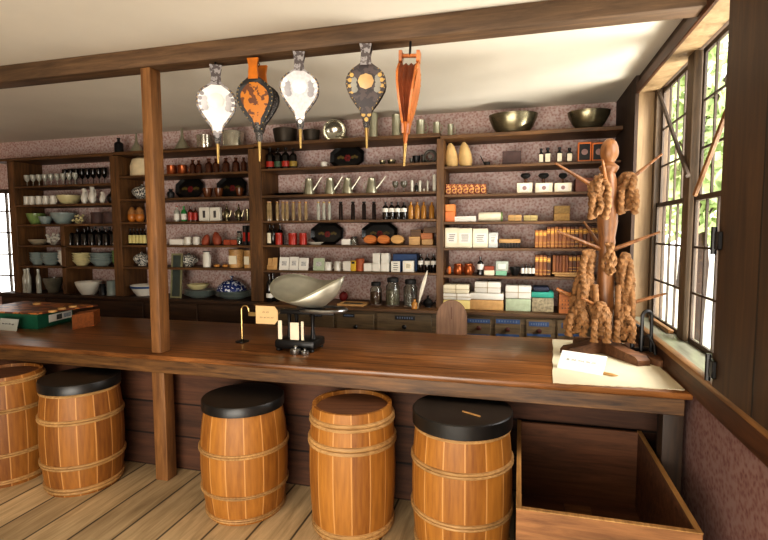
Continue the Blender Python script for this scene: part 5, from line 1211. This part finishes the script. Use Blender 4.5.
wb.location = (k0[0], k0[1], Zc)
slab([(k[0]-k0[0], k[1]-k0[1]) for k in (k0, k1, k2, k3)], 0, hz-.0006, 'block_body', wood('block_wood', (120, 66, 28), (168, 98, 44), .5, 'X', 1.5), wb)
for k, (px, py) in enumerate(((53, 312), (62, 309.3), (73, 307.3), (37, 304.5))):
    p = atz(px, py, Zc+hz+.015)
    d = thing('wooden_disc', ['pale wooden disc on the patterned board, lowest of three by the edge', 'pale wooden disc on the patterned board, middle of three by the edge', 'pale wooden disc on the patterned board, beside the orange block', 'pale wooden disc alone toward the back of the patterned board'][k], 'disc', (p[0], p[1], Zc+hz+.0147))
    M().lathe([(.032, 0), (.034, .004), (.034, .014), (.03, .018), (0, .016)], 20).build('disc_body', W_tan, d)
wedge_card('info_card', 'pale grey printed card standing before the green box', 'card', tuple(atz(-2, 330, CZ)*[1, 1, 0]+[0, 0, Zc]), tuple(atz(16.3, 331.5, CZ)*[1, 1, 0]+[0, 0, Zc]), .1, .25, mat('grey_card', (170, 172, 164), .8, var=.04))

# ------------------------------------------------------------------ outside
struct(M().box(XW+.4, 30, -6, 40, -.5, -.4).build('ground', mat('pale_ground', (206, 204, 190), .9, var=.1, scale=2)))
LEAF = mat('leaf', (186, 204, 146), .6, var=.25, scale=8)
def tree(x, y, h, r, label, seed):
    rn = random.Random(seed)
    o = thing('tree', label, 'tree', (x, y, -.4))
    m = M(); m.tube([(0, 0, 0), (.1, 0, h*.3), (0, .1, h*.6), (.1, 0, h*.85)], [.16, .13, .1, .04], 8)
    for k in range(6):
        a = k*1.05; m.tube([(0, .05, h*(.4+.06*k)), (r*.6*math.cos(a), r*.6*math.sin(a), h*(.58+.06*k))], [.06, .02], 6)
    m.build('trunk', W_darkz, o)
    m = M()
    for k in range(800):
        u, v = rn.uniform(0, 2*PI), rn.uniform(-1, 1); q = rn.random()**.4
        c = Vector((r*q*math.sqrt(1-v*v)*math.cos(u), r*q*math.sqrt(1-v*v)*math.sin(u), h*.68+h*.34*q*v))
        a = Vector((rn.gauss(0, 1), rn.gauss(0, 1), rn.gauss(0, 1))).normalized()*.16; b = a.orthogonal().normalized()*.1
        m.quad([c-a, c-b, c+a, c+b])
    m.build('foliage', LEAF, o, smooth=False)
tree(2.75, 9.2, 5.2, .9, 'leafy tree outside seen through the window panes by the shutter', 1)
tree(4.6, 15.5, 6.2, 1.4, 'leafy tree outside farther off behind the window mullion', 2)
tree(5.6, 20., 7.0, 2.4, 'distant pale leafy tree outside seen low through the window', 3)

# ------------------------------------------------------------------ light
Wd = bpy.data.worlds.new('world'); SC.world = Wd; Wd.use_nodes = True
bg = Wd.node_tree.nodes['Background']; bg.inputs[0].default_value = (1., .97, .92, 1); bg.inputs[1].default_value = WORLD
def area(name, loc, target, sx, sy, power, col=(1, .96, .9)):
    l = bpy.data.lights.new(name, 'AREA'); l.shape = 'RECTANGLE'; l.size = sx; l.size_y = sy; l.energy = power; l.color = col
    o = bpy.data.objects.new(name, l); COL.objects.link(o); o.location = loc
    o.rotation_euler = (Vector(target)-Vector(loc)).to_track_quat('-Z', 'Y').to_euler()
    return o
area('window_daylight', (3.2, 2.2, 3.6), (.2, 3.6, 1.2), 2.6, 2.6, P_WIN, (1, .97, .92))
area('ground_bounce', (2.5, 3.0, -.25), (-.5, 3.3, 2.88), 1.6, 2.6, P_GB, (1, .97, .9))
area('ceiling_fill', (-1.0, -1.4, .7), (-.6, 2.6, 2.88), 3.4, 1.4, P_UP, (1, .95, .86))  # added upward fill lamp, brightens the ceiling
area('room_fill', (-.1, -2.9, 1.7), (-.4, 3.5, .9), 2.6, 1.6, P_ROOM, (1, .93, .82))  # added fill lamp inside the closed room, in place of unseen front windows
SC.view_settings.view_transform = 'Standard'
SC.view_settings.look = LOOK
SC.view_settings.exposure = EXPO
SC.cycles.use_denoising = True
SC.cycles.max_bounces = 8
